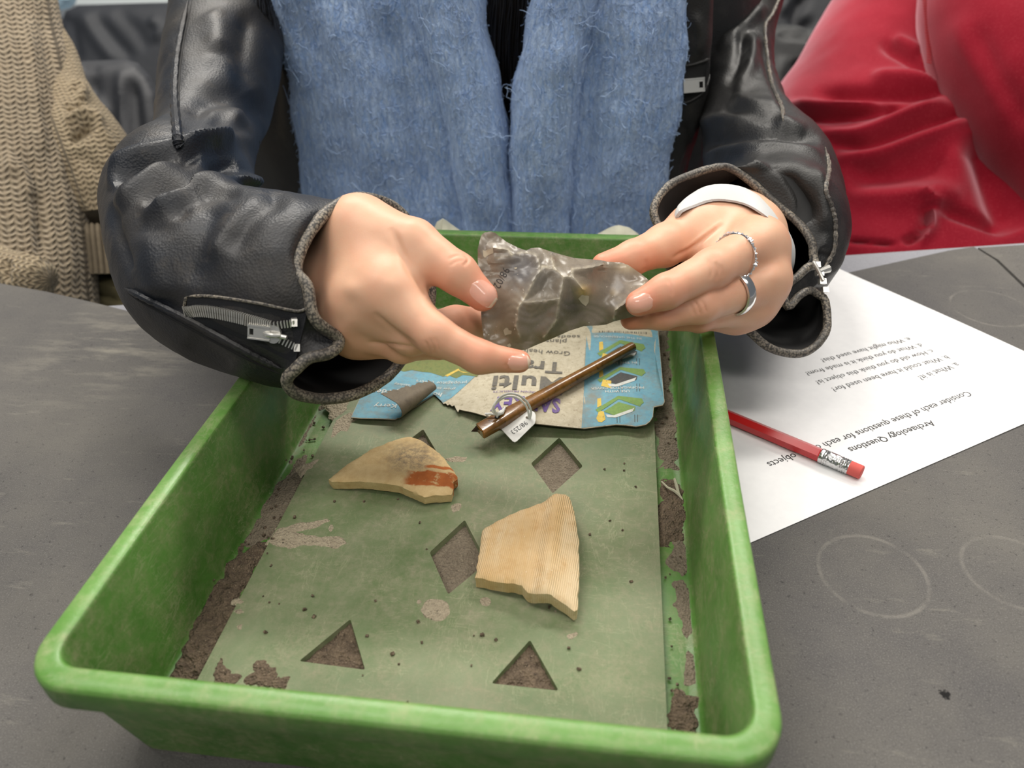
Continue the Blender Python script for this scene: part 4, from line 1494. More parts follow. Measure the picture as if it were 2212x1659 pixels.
B_cre = [([(1545, 565), (1552, 585), (1548, 605)], 4, -0.0004), ([(1530, 560), (1538, 582), (1534, 604)], 3.5, -0.0004), ([(1556, 572), (1562, 590), (1560, 600)], 3, -0.0003), ([(1440, 600), (1450, 620), (1452, 640)], 3, -0.0003), ([(1500, 650), (1508, 664), (1512, 680)], 3, -0.0005), ([(1515, 648), (1522, 662), (1526, 676)], 3, -0.0005), ([(1490, 655), (1496, 668), (1500, 682)], 3, -0.0004),
         ([(1450, 560), (1500, 530), (1560, 484)], 5, -0.0010), ([(1470, 545), (1510, 516), (1562, 476)], 5, 0.0006), ([(1614, 490)], 28, 0.0010), ([(1640, 568)], 20, -0.0012), ([(1672, 598)], 22, 0.0010), ([(1660, 510)], 24, 0.0008), ([(1395, 560), (1397, 575), (1390, 588)], 4, -0.0004)]
VB, FB, CB = build_hand(B_palm, [B_idx, B_mid, B_rng, B_pky, B_thb], 0.014, 0.0035, 0.010, 0.00078, B_cre)

person = thing('person', 'seated person in black leather jacket and blue scarf holding the flint', 'person', (-0.03, 0.62, -0.74))
# hidden arms and trunk that carry the hands, one body mesh
core = MB()
L_path = [(480, -330, .70, 140), (505, -60, .63, 124), (472, 170, .545, 122), (440, 322, .482, 106), (398, 415, .434, 150), (388, 485, .406, 152), (458, 578, .379, 188), (592, 622, .363, 205), (695, 640, .357, 206)]
R_path = [(1600, -330, .70, 140), (1596, -60, .660, 102), (1588, 110, .628, 80), (1606, 245, .575, 90), (1655, 370, .532, 134), (1668, 468, .490, 150), (1650, 520, .452, 166)]
for pth, wr_ in ((L_path[:-2], [(560, 580, .385, 60), (590, 578, .380, 62)]), (R_path[:-2], [(1668, 440, .500, 46), (1634, 466, .468, 44)])):
    js = [J(x, y, d_, r * (0.55 if y < 400 else 0.36)) for x, y, d_, r in pth] + [J(*q) for q in wr_]
    core.tube(catmull(np.array([q[0] for q in js]), 30), np.interp(np.linspace(0, 1, 30), np.linspace(0, 1, len(js)), [q[1] for q in js]), 14)
tv_, tf_ = [], []
tz_ = [-0.28, -0.15, 0.0, 0.12, 0.24, 0.33, 0.38, 0.42]
tr_ = [(0.17, 0.11), (0.15, 0.095), (0.145, 0.09), (0.155, 0.095), (0.17, 0.09), (0.16, 0.075), (0.07, 0.06), (0.055, 0.055)]
TCX, TCY = -0.068, 0.625
for z, (a, b) in zip(tz_, tr_):
    for j in range(28):
        th = 2 * PI * j / 28
        tv_.append((TCX + a * math.cos(th), TCY + b * math.sin(th), z))
core.add(tv_, grid_faces(len(tz_), 28, True) + [tuple(range(27, -1, -1)), tuple((len(tz_) - 1) * 28 + j for j in range(28))])
kA, kB = len(VA), len(VA) + len(VB)
Vall = np.concatenate([VA, VB, np.array(core.V)])
Fall = [tuple(f) for f in FA] + [tuple(i + kA for i in f) for f in FB] + [tuple(i + kB for i in f) for f in core.F]
Call = np.concatenate([CA, CB, np.tile(np.array(lin(222, 176, 146)), (len(core.V), 1))])
body = mesh_obj('body', Vall, Fall, SKIN, person, cols=Call)
treeA, treeB = bvh(VA, FA), bvh(VB, FB)

nailm = NT('fingernail')
nailm = nailm.done(nailm.mix(nailm.noise(120, 3), lin(232, 168, 146), lin(236, 182, 162)), 0.16, Subsurface_Weight=0.15, Subsurface_Radius=(0.003, 0.001, 0.0008), Coat_Weight=0.4)
nailtip = plain('nail_edge', lin(240, 214, 190), 0.25)


def nail(tree, base, tip, w, lift=0.0003, free=0.10):
    """a curved nail plate lying on the finger end: base and tip in the photo, half width w"""
    base, tip = np.array(base, float), np.array(tip, float)
    L = np.linalg.norm(tip - base)
    u = (tip - base) / L
    v = np.array([-u[1], u[0]])
    nu_, nv_ = 15, 13
    V = []
    last = None
    for lay_ in (1, 0):
        for i in range(nu_):
            s = i / (nu_ - 1)
            # half width along the nail: rounded at the root and the tip
            e = min(1.0, (1 - abs(2 * s - 1) ** 3.2) ** 0.5)
            for j in range(nv_):
                t = (j / (nv_ - 1)) * 2 - 1
                q = base + u * L * s + v * w * t * e
                p, nr = hit(tree, *q)
                if p is None:
                    p, nr = last
                last = (p, nr)
                lf = lift * (1 - 0.75 * abs(t) ** 3) * (0.35 + 0.9 * s) if lay_ else -0.0003
                V.append(p + nr * lf)
    Fg = grid_faces(nu_, nv_)
    k = nu_ * nv_
    rim_ = [i * nv_ for i in range(nu_)] + [(nu_ - 1) * nv_ + j for j in range(1, nv_)] + [i * nv_ + nv_ - 1 for i in range(nu_ - 2, -1, -1)] + [j for j in range(nv_ - 2, 0, -1)]
    F = [f for f in Fg] + [(rim_[i], rim_[(i + 1) % len(rim_)], rim_[(i + 1) % len(rim_)] + k, rim_[i] + k) for i in range(len(rim_))]
    fm = [1 if i // (nv_ - 1) >= nu_ - 3 and free > 0 else 0 for i in range(len(Fg))] + [0] * len(rim_)
    mesh_obj('fingernail', V, F, [nailm, nailtip], body, fm=fm)


nail(treeA, (1019, 613), (1073, 655), 23)
nail(treeA, (1096, 786), (1146, 780), 17, 0.0002)
nail(treeB, (1411, 648), (1354, 662), 20, 0.0002, 0)


# rings worn on the right-hand fingers
silver = NT('polished_silver').done(lin(226, 226, 226), 0.16, Metallic=1.0)
gem = NT('clear_stone').done(lin(238, 240, 244), 0.05, Metallic=0.6)


def axis_at(chain, i, t):
    (a, ra), (b, rb) = chain[i], chain[i + 1]
    return a + (b - a) * t, ra + (rb - ra) * t, unit(b - a)


def frame(ax_):
    s_ = unit(np.cross(ax_, (0.1, 0.2, 0.97)))
    return s_, np.cross(ax_, s_)


c_, r_, a_ = axis_at(B_mid, 0, 0.50)
s_, t_ = frame(a_)
r_ += 0.0006
n = 48
prof = [(-0.0027, 0.0), (-0.0025, 0.0010), (-0.0014, 0.0014), (0, 0.0015), (0.0014, 0.0014), (0.0025, 0.0010), (0.0027, 0.0), (0.0, -0.0003)]
V = [c_ + a_ * l + (r_ + h_) * (math.cos(2 * PI * j / n) * s_ + math.sin(2 * PI * j / n) * t_) for j in range(n) for l, h_ in prof]
F = []
m_ = len(prof)
for j in range(n):
    for k in range(m_):
        F.append((j * m_ + k, j * m_ + (k + 1) % m_, ((j + 1) % n) * m_ + (k + 1) % m_, ((j + 1) % n) * m_ + k))
mesh_obj('ring', V, F, silver, person, label='plain wide silver band on the middle finger')
c_, r_, a_ = axis_at(B_idx, 0, 0.56)
a_ = unit(a_ + 0.22 * UP)
s_, t_ = frame(a_)
r_ += 0.0007
loop = [c_ + r_ * (math.cos(2 * PI * j / n) * s_ + math.sin(2 * PI * j / n) * t_) for j in range(n)]
er = MB().tube(loop, 0.0006, 8, closed=True).build('ring', silver, person, label='thin silver ring set with tiny clear stones on the index finger')
gm = MB()
for j in range(30):
    th = 2 * PI * j / 30
    o_ = math.cos(th) * s_ + math.sin(th) * t_
    big = j % 5 == 0
    sz = 0.0011 if big else 0.0007
    c2 = c_ + (r_ + 0.0006) * o_
    tg_ = np.cross(a_, o_)
    k = len(gm.V)
    pts = [c2 + o_ * sz] + [c2 + sz * 0.95 * (math.cos(q) * a_ + math.sin(q) * tg_) for q in np.linspace(0, 2 * PI, 7)[:-1]] + [c2 - o_ * sz]
    gm.add(pts, [(0, 1 + q, 1 + (q + 1) % 6) for q in range(6)] + [(7, 1 + (q + 1) % 6, 1 + q) for q in range(6)])
    if big:
        for q in range(5):
            c3 = c2 + 0.0015 * (math.cos(q * 1.2566) * a_ + math.sin(q * 1.2566) * tg_)
            pts = [c3 + o_ * 0.0006] + [c3 + 0.0006 * (math.cos(w_) * a_ + math.sin(w_) * tg_) for w_ in np.linspace(0, 2 * PI, 6)[:-1]] + [c3 - o_ * 0.0006]
            gm.add(pts, [(0, 1 + w_, 1 + (w_ + 1) % 5) for w_ in range(5)] + [(6, 1 + (w_ + 1) % 5, 1 + w_) for w_ in range(5)])
gm.build('ring_stones', gem, er, smooth=False, kind='stuff')

# ------------------------------------------------------------------ the leather jacket
def leather_mat(name, a, b, wear, worn=0.25, rough=0.42):
    t = NT(name)
    peb = t.voro(820, None, 'SMOOTH_F1') if False else t.voro(820)
    wr = t.noise(300, 3, 0.6, t.co((1, 1, 1)), 1.5)
    n = t.noise(18, 4, 0.6)
    n2 = t.noise(55, 5, 0.7)
    c = t.mix(t.band(n, 0.35, 0.68), a, b)
    c = t.mix(t.math('MULTIPLY', t.band(n2, 0.56, 0.76), worn), c, wear)
    return t.done(c, t.math('ADD', rough, t.math('MULTIPLY', t.math('SUBTRACT', n, 0.5), 0.35)), t.bump(peb, 0.20, 0.0008, t.bump(wr, 0.14, 0.0008)), Specular_IOR_Level=0.40)


LEATHER = leather_mat('black_leather', lin(27, 33, 43), lin(44, 42, 41), lin(92, 84, 75), 0.38, 0.45)
LEATHER_B = leather_mat('black_leather_matt', lin(28, 28, 29), lin(40, 39, 38), lin(78, 74, 70), 0.28, 0.47)


def piping_mat():
    t = NT('worn_grey_leather_edge')
    peb = t.voro(900)
    n = t.noise(40, 4, 0.7)
    c = t.mix(t.band(n, 0.35, 0.65), lin(84, 80, 76), lin(154, 144, 128))
    c = t.mix(t.band(peb, 0.36, 0.70), c, lin(60, 57, 54))
    return t.done(c, 0.5, t.bump(peb, -0.6, 0.0010))


PIPING = piping_mat()
LINING = NT('black_lining').done(lin(16, 16, 17), 0.7)
STEEL = NT('zip_steel').done(lin(214, 212, 206), 0.28, Metallic=0.75)
TAPE = NT('zip_tape')
TAPE = TAPE.done(lin(24, 25, 30), 0.85, TAPE.bump(TAPE.noise(1400), 0.5, 0.0006))


def limb_rings(path, n):
    """round cross-sections along a limb; path items (x, y, depth, radius in photo pixels)"""
    C = np.array([P(x, y, d) for x, y, d, r in path])
    R_ = np.array([r * d / FPX for x, y, d, r in path])
    rings = []
    for i in range(len(C)):
        T = unit(C[min(i + 1, len(C) - 1)] - C[max(i - 1, 0)])
        e1 = unit(UP - T * (T @ UP))
        if abs(T @ UP) > 0.9: e1 = unit(UP * 0.3 - FW + 0 * T); e1 = unit(e1 - T * (T @ e1))
        e2 = np.cross(T, e1)
        if e2 @ RT > 0 and abs(e2 @ RT) > 0.15 and False: e2 = -e2
        th = np.arange(n) / n * 2 * PI
        rings.append(C[i] + R_[i] * (np.cos(th)[:, None] * e1 + np.sin(th)[:, None] * e2))
    return rings


def align(rings):
    """turn each ring so that neighbouring rings start at the same side and run the same way"""
    out = [rings[-1]]
    for r in rings[-2::-1]:
        ref = out[-1] - out[-1].mean(0)
        q = r - r.mean(0)
        best, bi = None, None
        for cand in (q, q[::-1]):
            for s in range(0, len(q), 2):
                c = (np.roll(cand, s, 0) * ref).sum()
                if best is None or c > best: best, bi = c, np.roll(cand, s, 0)
        out.append(bi + r.mean(0))
    return out[::-1]


def loft(rings, nu):
    R_ = catmull(np.array(rings), nu)
    n = R_.shape[1]
    V = R_.reshape(-1, 3)
    F = grid_faces(nu, n, True)
    N = vnormals(V, F)
    c = np.repeat(R_.mean(1), n, axis=0)
    if ((V - c) * N).sum() < 0:
        F = [f[::-1] for f in F]; N = -N
    return V, F, N


def resample_loop(pts, n):
    c = catmull_closed(pts, 600)
    L = np.r_[0, np.cumsum(np.linalg.norm(np.diff(np.r_[c, c[:1]], axis=0), axis=1))]
    u = np.arange(n) / n * L[-1]
    cc = np.r_[c, c[:1]]
    return np.stack([np.interp(u, L, cc[:, k]) for k in range(3)], 1)


jacket = thing('leather_jacket_origin', '', '', (0, 0, 0)) if False else None
NR = 160
# trunk of the jacket
jr = []
for z, a, b, yy in ((-0.22, 0.225, 0.125, 0.0), (-0.08, 0.235, 0.12, 0.0), (0.06, 0.248, 0.118, 0.0), (0.18, 0.248, 0.118, 0.005), (0.27, 0.225, 0.11, 0.01), (0.34, 0.185, 0.095, 0.015), (0.385, 0.11, 0.075, 0.02)):
    th = np.arange(NR) / NR * 2 * PI
    jr.append(np.stack([TCX + a * np.sign(np.cos(th)) * np.abs(np.cos(th)) ** 0.72, TCY + yy + b * np.sign(np.sin(th)) * np.abs(np.sin(th)) ** 0.72, np.full(NR, z)], 1))
V, F, N = loft(jr, 60)
V = sculpt(V, N, [([(1500, 380), (1520, 250), (1535, 120)], 12, 0.006), ([(600, 60), (620, 200), (640, 330)], 20, 0.005), ([(560, 40), (590, 160), (600, 260)], 18, -0.004), ([(1560, 150), (1550, 260), (1500, 330)], 14, -0.006)])
V = V + N * (0.0016 * vfrac(V, 22, 3, 5))[:, None]
jk = mesh_obj('leather_jacket', V, F, LEATHER_B, person, label='black leather jacket with worn grey edges')
jtree = bvh(V, F)


def sleeve(path, cuff_px, strokes, mat, nu=260, pr=0.0027, nz=0.0010):
    rings = limb_rings(path, NR)
    cuff = resample_loop(np.array([P(*p) for p in cuff_px]), NR)
    rings = align(rings + [cuff])
    V, F, N = loft(rings, nu)
    V = sculpt(V, N, strokes)
    N = vnormals(V, F)
    w_ = np.clip((nu - 1 - np.arange(nu)) / 24, 0, 1).repeat(NR)
    V = V + N * (w_ * (nz * vfrac(V, 38, 3, 9) + nz * 0.7 * vfrac(V, 14, 2, 3)))[:, None]
    # resting on the tray rim, not through it
    low = (V[:, 2] < 0.0618) & (np.abs(V[:, 0]) > 0.095) & (np.abs(V[:, 0]) < 0.135) & (V[:, 1] < 0.36)
    V[low, 2] = 0.0618
    o = mesh_obj('sleeve', V, F, mat, jk)
    last = V[-NR:]
    # lining seen inside the open cuff
    c0 = last.mean(0)
    ins = [last, c0 + (last - c0) * 0.97]
    c1 = rings[-2].mean(0)
    r1 = c1 + (rings[-2] - c1) * 0.88
    r2 = rings[-3].mean(0) + (rings[-3] - rings[-3].mean(0)) * 0.80
    Li = np.array([ins[1], ins[1] * 0.55 + r1 * 0.45, r1, r2]).reshape(-1, 3)
    low = (Li[:, 2] < 0.0622) & (np.abs(Li[:, 0]) > 0.095) & (np.abs(Li[:, 0]) < 0.135) & (Li[:, 1] < 0.36)
    Li[low, 2] = 0.0622
    Fl = grid_faces(4, NR, True)
    mesh_obj('cuff_lining', Li, Fl, LINING, jk)
    pip = last + unitrows(last - c0) * 0.0002
    pv, pf = tube(pip, pr, 14, closed=True)
    pv = np.array(pv)
    pv += vnormals(pv, pf) * (0.0002 * vfrac(pv, 200, 2, 6))[:, None]
    mesh_obj('cuff_edge', pv, pf, PIPING, jk)
    return V, F, bvh(V, F)


def on(tree, pts, lift=0.0, n=None):
    """places on a garment's surface along a run seen in the photo"""
    pts = catmull(np.array(pts, float), n or max(20, 8 * len(pts)))
    out, nr = [], []
    for q in pts:
        p, m = hit(tree, *q)
        if p is None: continue
        if m @ (CAM - p) < 0: m = -m
        out.append(p + m * lift); nr.append(m)
    return np.array(out), np.array(nr)


L_cuff = [(812, 432, .358), (760, 430, .343), (700, 465, .331), (655, 530, .322), (641, 585, .318), (664, 618, .317), (673, 668, .317), (690, 700, .320), (733, 733, .329), (714, 761, .324), (668, 773, .318), (640, 796, .317), (620, 822, .320), (640, 849, .326), (700, 861, .338),
          (770, 850, .350), (830, 818, .360), (868, 778, .368), (905, 720, .374), (930, 650, .377), (925, 580, .377), (900, 510, .374), (860, 455, .368)]
L_str = [([(237, 410), (252, 368), (290, 345), (350, 334), (500, 306), (560, 314)], 15, 0.0075), ([(256, 405), (300, 368), (360, 350), (430, 338)], 13, -0.0090), ([(252, 452), (316, 396), (385, 345), (425, 325)], 13, 0.0065), ([(316, 448), (364, 398), (443, 368), (510, 362)], 14, -0.0075),
         ([(306, 470), (350, 450), (411, 420), (450, 395), (600, 396)], 13, 0.0075), ([(380, 480), (395, 440), (440, 415), (520, 420)], 16, -0.0030), ([(470, 425), (430, 520), (420, 620)], 34, -0.0030), ([(330, 500), (335, 580), (345, 650)], 34, 0.0040), ([(620, 415), (540, 470), (490, 545)], 26, -0.0028), ([(580, 420), (500, 490), (450, 560)], 20, 0.0022),
         ([(400, 325), (480, 292), (512, 235)], 18, 0.0050), ([(388, 275), (450, 215), (520, 205), (580, 270)], 28, -0.0050), ([(430, 250), (500, 250), (550, 300)], 18, 0.0035), ([(452, 20), (470, 60), (470, 110)], 30, 0.0040), ([(540, 20), (525, 120), (545, 190)], 22, -0.0040), ([(290, 620), (430, 690), (560, 752)], 10, -0.0012), ([(400, 742), (500, 800)], 22, -0.0015),
         ([(245, 440), (252, 500), (290, 590)], 12, -0.0030)]
VL, FL, tL = sleeve(L_path, L_cuff, L_str, LEATHER)
R_cuff = [(1555, 361, .428), (1500, 376, .424), (1445, 402, .420), (1413, 450, .415), (1424, 495, .412), (1440, 560, .405), (1480, 640, .400), (1540, 690, .398), (1605, 706, .398), (1660, 749, .400), (1720, 764, .402), (1760, 748, .405), (1783, 715, .408), (1786, 680, .410), (1780, 646, .412),
          (1766, 636, .412), (1748, 627, .410), (1724, 640, .405), (1704, 662, .402), (1693, 648, .402), (1700, 618, .405), (1730, 590, .410), (1749, 564, .415), (1756, 540, .418), (1745, 508, .420), (1720, 478, .424), (1680, 444, .428), (1620, 392, .430), (1585, 368, .430)]
R_str = [([(1470, 330), (1560, 300), (1660, 290), (1770, 302)], 16, -0.0060), ([(1480, 345), (1580, 325), (1690, 318), (1790, 345)], 15, 0.0045), ([(1460, 280), (1540, 262), (1640, 252), (1740, 282)], 14, 0.0050), ([(1640, 345), (1690, 372), (1730, 430), (1748, 480)], 17, -0.0080), ([(1600, 345), (1670, 362), (1712, 415), (1728, 462)], 13, 0.0045),
         ([(1760, 360), (1775, 430), (1785, 500)], 16, 0.0040), ([(1790, 540), (1760, 560), (1730, 560)], 14, -0.0040), ([(1545, 100), (1590, 70), (1650, 10)], 14, 0.0045), ([(1560, 60), (1600, 30), (1630, -20)], 12, -0.0045), ([(1590, 200), (1620, 140), (1625, 70)], 15, 0.0050), ([(1570, 185), (1600, 120), (1602, 60)], 12, -0.0040), ([(1580, 205), (1630, 225), (1690, 230)], 14, 0.0045), ([(1560, 240), (1620, 250), (1690, 262)], 12, -0.0050), ([(1650, 90), (1665, 160), (1690, 230)], 10, -0.0030)]
VR, FR, tR = sleeve(R_path, R_cuff, R_str, LEATHER_B, pr=0.0023)


def seam(tree, pts, r, m, lift=0.0004, pucker=0.0):
    c, nr = on(tree, pts, lift, 60)
    if len(c) < 4: return
    k_ = np.arange(len(c))
    rr = r * (1 + pucker * np.sin(k_ * 1.9)) * np.clip((np.minimum(k_, len(c) - 1 - k_) + 0.5) / 6, 0.1, 1)
    v, f = tube(c, rr, 8)
    mesh_obj('seam', v, f, m, jk)


def PY(x, y, Y):
    r = FW + RT * ((x - CX) / FPX) + UP * ((CY - y) / FPX)
    return CAM + r * ((Y - CAM[1]) / r[1])


py_ = [-160, 0, 100, 200, 300, 400, 520]
pl_, pr_ = catmull(np.c_[py_, [1420, 1420, 1418, 1410, 1400, 1390, 1380]], 60), catmull(np.c_[py_, [1548, 1541, 1538, 1530, 1506, 1478, 1452]], 60)
V = []
for i in range(60):
    for j in range(22):
        s = j / 21
        V.append(PY(pl_[i, 1] * (1 - s) + pr_[i, 1] * s, pl_[i, 0], 0.491 - 0.008 * (1 - abs(2 * s - 1) ** 8) + (0.004 if s > 0.97 else 0)))
V = np.array(V)
F = grid_faces(60, 22)
N = vnormals(V, F)
if (N * (CAM - V)).sum() < 0: F = [f[::-1] for f in F]; N = -N
V = sculpt(V, N, [([(1500, 30), (1515, 80), (1505, 125)], 12, 0.003), ([(1480, 260), (1495, 320), (1470, 380)], 10, -0.003)])
V = V + N * (0.0008 * vfrac(V, 45, 3, 5))[:, None]
kk = len(V)
mesh_obj('jacket_front', np.concatenate([V, V + np.array([0, 0.003, 0])]), F + [tuple(i + kk for i in f[::-1]) for f in F] + [(i * 22 + 21, kk + i * 22 + 21, kk + (i + 1) * 22 + 21, (i + 1) * 22 + 21) for i in range(59)], LEATHER_B, jk)
jtree = bvh(V, F)
seam(tL, [(272, 622), (330, 650), (430, 700), (540, 760), (612, 796)], 0.0017, LEATHER, 0.0006, 0.12)
seam(tL, [(276, 634), (335, 668), (430, 720), (540, 778), (604, 808)], 0.0007, LINING, 0.0)
seam(tL, [(407, 0), (384, 120), (378, 220), (384, 300), (390, 322)], 0.0026, LEATHER, 0.0005, 0.16)
seam(tL, [(415, 0), (392, 120), (386, 220), (392, 300)], 0.0007, LINING, 0.0)
seam(tL, [(560, 305), (572, 340), (575, 385)], 0.0014, LEATHER, 0.0004)
seam(tL, [(404, 640), (460, 640), (560, 655), (640, 671), (670, 661)], 0.0007, PIPING, 0.0004)
seam(tL, [(404, 640), (400, 660), (401, 676)], 0.0007, PIPING, 0.0004)
seam(tL, [(742, 446), (700, 480), (660, 540), (648, 578)], 0.00045, LINING, 0.0002)
seam(tR, [(1690, -20), (1668, 30), (1652, 60), (1658, 130), (1668, 185), (1688, 232), (1692, 262)], 0.0015, PIPING, 0.0003, 0.2)
seam(tR, [(1782, 318), (1790, 365), (1783, 410), (1796, 450), (1803, 485), (1800, 540), (1776, 585)], 0.0014, PIPING, 0.0003, 0.22)
seam(jtree, [(1476, 143), (1500, 138), (1532, 127)], 0.0012, LEATHER_B, 0.0006)
seam(jtree, [(1470, 224), (1495, 216), (1520, 196), (1532, 160)], 0.0012, LEATHER_B, 0.0006)


# zip on the left cuff
def tape(tree, a, b, lift, m, name='zip_tape'):
    ca, na = on(tree, a, lift, 24)
    cb, nb2 = on(tree, b, lift, 24)
    k = min(len(ca), len(cb))
    V = np.concatenate([ca[:k], cb[:k]])
    F = [(i, i + 1, k + i + 1, k + i) for i in range(k - 1)]
    n_ = vnormals(V, F)
    if (n_ * (CAM - V)).sum() < 0: F = [f[::-1] for f in F]
    mesh_obj(name, V, F, m, jk)


tape(tL, [(406, 645), (470, 645), (560, 660), (640, 676), (668, 670)], [(406, 700), (470, 712), (540, 735), (600, 765), (648, 788)], 0.0006, TAPE)


def teeth(mb, tree, pts, n, w, side, lift=0.0012):
    c, nr = on(tree, pts, lift, n)
    for i in range(len(c)):
        t_ = unit(c[min(i + 1, len(c) - 1)] - c[max(i - 1, 0)])
        b_ = np.cross(nr[i], t_)
        mb.box(c[i] + b_ * side * w * 0.5, t_ * 0.00027, b_ * w * 0.55, nr[i] * 0.0009)


tt = MB()
mid_line = [(405, 670), (450, 671), (500, 680), (545, 691), (584, 703)]
teeth(tt, tL, mid_line, 40, 0.0022, 1.15)
teeth(tt, tL, mid_line, 40, 0.0022, -1.15)
teeth(tt, tL, [(588, 700), (612, 697), (632, 694)], 8, 0.0026, 0, 0.0022)
teeth(tt, tL, [(602, 727), (622, 738), (640, 748)], 7, 0.0026, 0, 0.0022)
tt.build('zip_teeth', STEEL, jk, smooth=False, kind='stuff')
es = MB()
for q in ((634, 692), (643, 750)):
    p, nr = hit(tL, *q)
    es.box(p + nr * 0.0018, RT * 0.0013, UP * 0.0016, nr * 0.0010)
es.build('zip_stop', STEEL, jk, smooth=False)


def puller(tree, c_px, ux, L, W_, lift, name):
    """a zip pull: plate with a square window, its hinge and slider"""
    p, nr = hit(tree, *c_px)
    if nr @ (CAM - p) < 0: nr = -nr
    nr = unit(nr * 0.5 - FW * 0.5)
    u = unit(ux[0] * RT + ux[1] * UP)
    u = unit(u - nr * (u @ nr))
    v = np.cross(nr, u)
    mb = MB()
    th = 0.0006
    o = p + nr * lift
    wl = L * 0.26
    mb.box(o + u * (wl + (L - wl) / 2), u * (L - wl) / 2, v * W_ / 2, nr * th)          # solid end at the hinge
    mb.box(o + u * wl * 0.15, u * wl * 0.15, v * W_ / 2, nr * th)
    mb.box(o + u * wl * 0.6 + v * W_ * 0.36, u * wl * 0.42, v * W_ * 0.14, nr * th)
    mb.box(o + u * wl * 0.6 - v * W_ * 0.36, u * wl * 0.42, v * W_ * 0.14, nr * th)
    # raised rim
    for s in (-1, 1):
        mb.box(o + u * L / 2 + v * s * W_ * 0.46 + nr * th, u * L / 2, v * W_ * 0.05, nr * th * 0.5)
    mb.build(name, STEEL, jk, smooth=False)
    return o, u, v, nr


o_, u_, v_, n_ = puller(tL, (543, 712), (1, -0.12), 0.0098, 0.0062, 0.0032, 'zip_pull')
sl = MB()
sc_ = o_ + u_ * 0.0110
ring_ = [sc_ + u_ * (0.0034 * math.cos(a)) + v_ * (0.0040 * math.sin(a)) - n_ * 0.0012 for a in np.linspace(0, 2 * PI, 21)[:-1]]
top_ = [q + n_ * 0.0014 for q in ring_]
sl.add(ring_ + top_, [tuple(range(20, 40))] + [(i, (i + 1) % 20, 20 + (i + 1) % 20, 20 + i) for i in range(20)])
sl.tube(catmull(np.array([sc_ - u_ * 0.0036, sc_ - u_ * 0.002 + n_ * 0.0016, sc_ + u_ * 0.001 + n_ * 0.0020, sc_ + u_ * 0.0032 + n_ * 0.0004]), 12), 0.0010, 8)
sl.tube([sc_ + u_ * 0.002 - v_ * 0.0003, sc_ + u_ * 0.0060 - v_ * 0.0006], 0.0011, 10)
sl.build('zip_slider', STEEL, jk)
# zip end on the right cuff and on the chest pocket
p, nr = hit(tR, 1770, 590)
zr = MB()
zp = [P(1762, 572, .412), P(1770, 590, .410), P(1776, 608, .409), P(1782, 626, .410)]
for i, q in enumerate(zp):
    zr.box(q, RT * (0.0022 - 0.0002 * i), UP * 0.0016 + FW * 0.0004, FW * 0.0016)
zr.tube([P(1757, 566, .409), P(1768, 585, .4075), P(1778, 606, .4075)], 0.0011, 8)
zr.tube([P(1762, 590, .409), P(1790, 580, .411)], [0.0010, 0.0024], 8)
zr.build('zip_slider', STEEL, jk)
puller(jtree, (1519, 183), (-1, -0.10), 0.0165, 0.0098, 0.0024, 'zip_pull')
tape(jtree, [(1478, 150), (1500, 145), (1532, 135)], [(1470, 218), (1495, 210), (1520, 196)], 0.0004, LINING, 'pocket_opening')

# white shirt cuff at the right wrist
near = [(1460, 467, .3855), (1504, 441, .3905), (1547, 430, .3930), (1605, 438, .3865), (1650, 463, .3680), (1689, 500, .3740), (1707, 545, .390), (1690, 600, .420), (1620, 612, .430), (1540, 572, .424), (1475, 530, .412)]
deep = [(1464, 452, .400), (1500, 414, .404), (1545, 398, .405), (1605, 404, .402), (1656, 436, .401), (1697, 488, .410), (1716, 545, .422), (1698, 600, .440), (1620, 602, .450), (1540, 562, .444), (1475, 520, .430)]
ra = resample_loop(np.array([P(*q) for q in near]), 72)
rb_ = resample_loop(np.array([P(*q) for q in deep]), 72)
ca = ra.mean(0)
rings = [ca + (ra - ca) * 0.955, ra + (ra - ca) * 0.004, ra * 0.66 + rb_ * 0.34 + unitrows(ra - ca) * 0.0012, ra * 0.3 + rb_ * 0.7 + unitrows(ra - ca) * 0.0012, rb_, ca + (rb_ - ca) * 0.93 + FW * 0.012]
V = np.array(rings).reshape(-1, 3)
wt = NT('white_jersey')
wvn = wt.n('ShaderNodeTexWave', {'Scale': 420, 'Distortion': 0.5})
wt.put(wvn.inputs['Vector'], wt.tc.outputs['Object'])
mesh_obj('shirt_cuff', V, grid_faces(len(rings), 72, True), wt.done(lin(198, 198, 197), 0.85, wt.bump(wvn.outputs[1], 0.15, 0.0004)), person, label='white shirt cuff showing inside the right sleeve')


# ------------------------------------------------------------------ scarf
def scarf_mat():
    t = NT('brushed_blue_wool')
    co = t.co((1, 1, 0.35))
    n = t.noise(260, 5, 0.75, co, 1.2)
    n2 = t.noise(30, 4, 0.6)
    n3 = t.noise(800, 3, 0.7, co)
    c = t.mix(t.band(n, 0.32, 0.68), lin(132, 170, 228), lin(204, 224, 250))
    c = t.mix(t.math('MULTIPLY', t.band(n2, 0.42, 0.7), 0.45), c, lin(172, 196, 236))
    c = t.mix(t.band(n3, 0.62, 0.78), c, lin(196, 212, 234))
    return t.done(c, 0.95, t.bump(n, 0.9, 0.0026, t.bump(n3, 0.7, 0.0010)), Sheen_Weight=0.45, Sheen_Roughness=0.45, Sheen_Tint=(0.6, 0.75, 1, 1), Specular_IOR_Level=0.15)


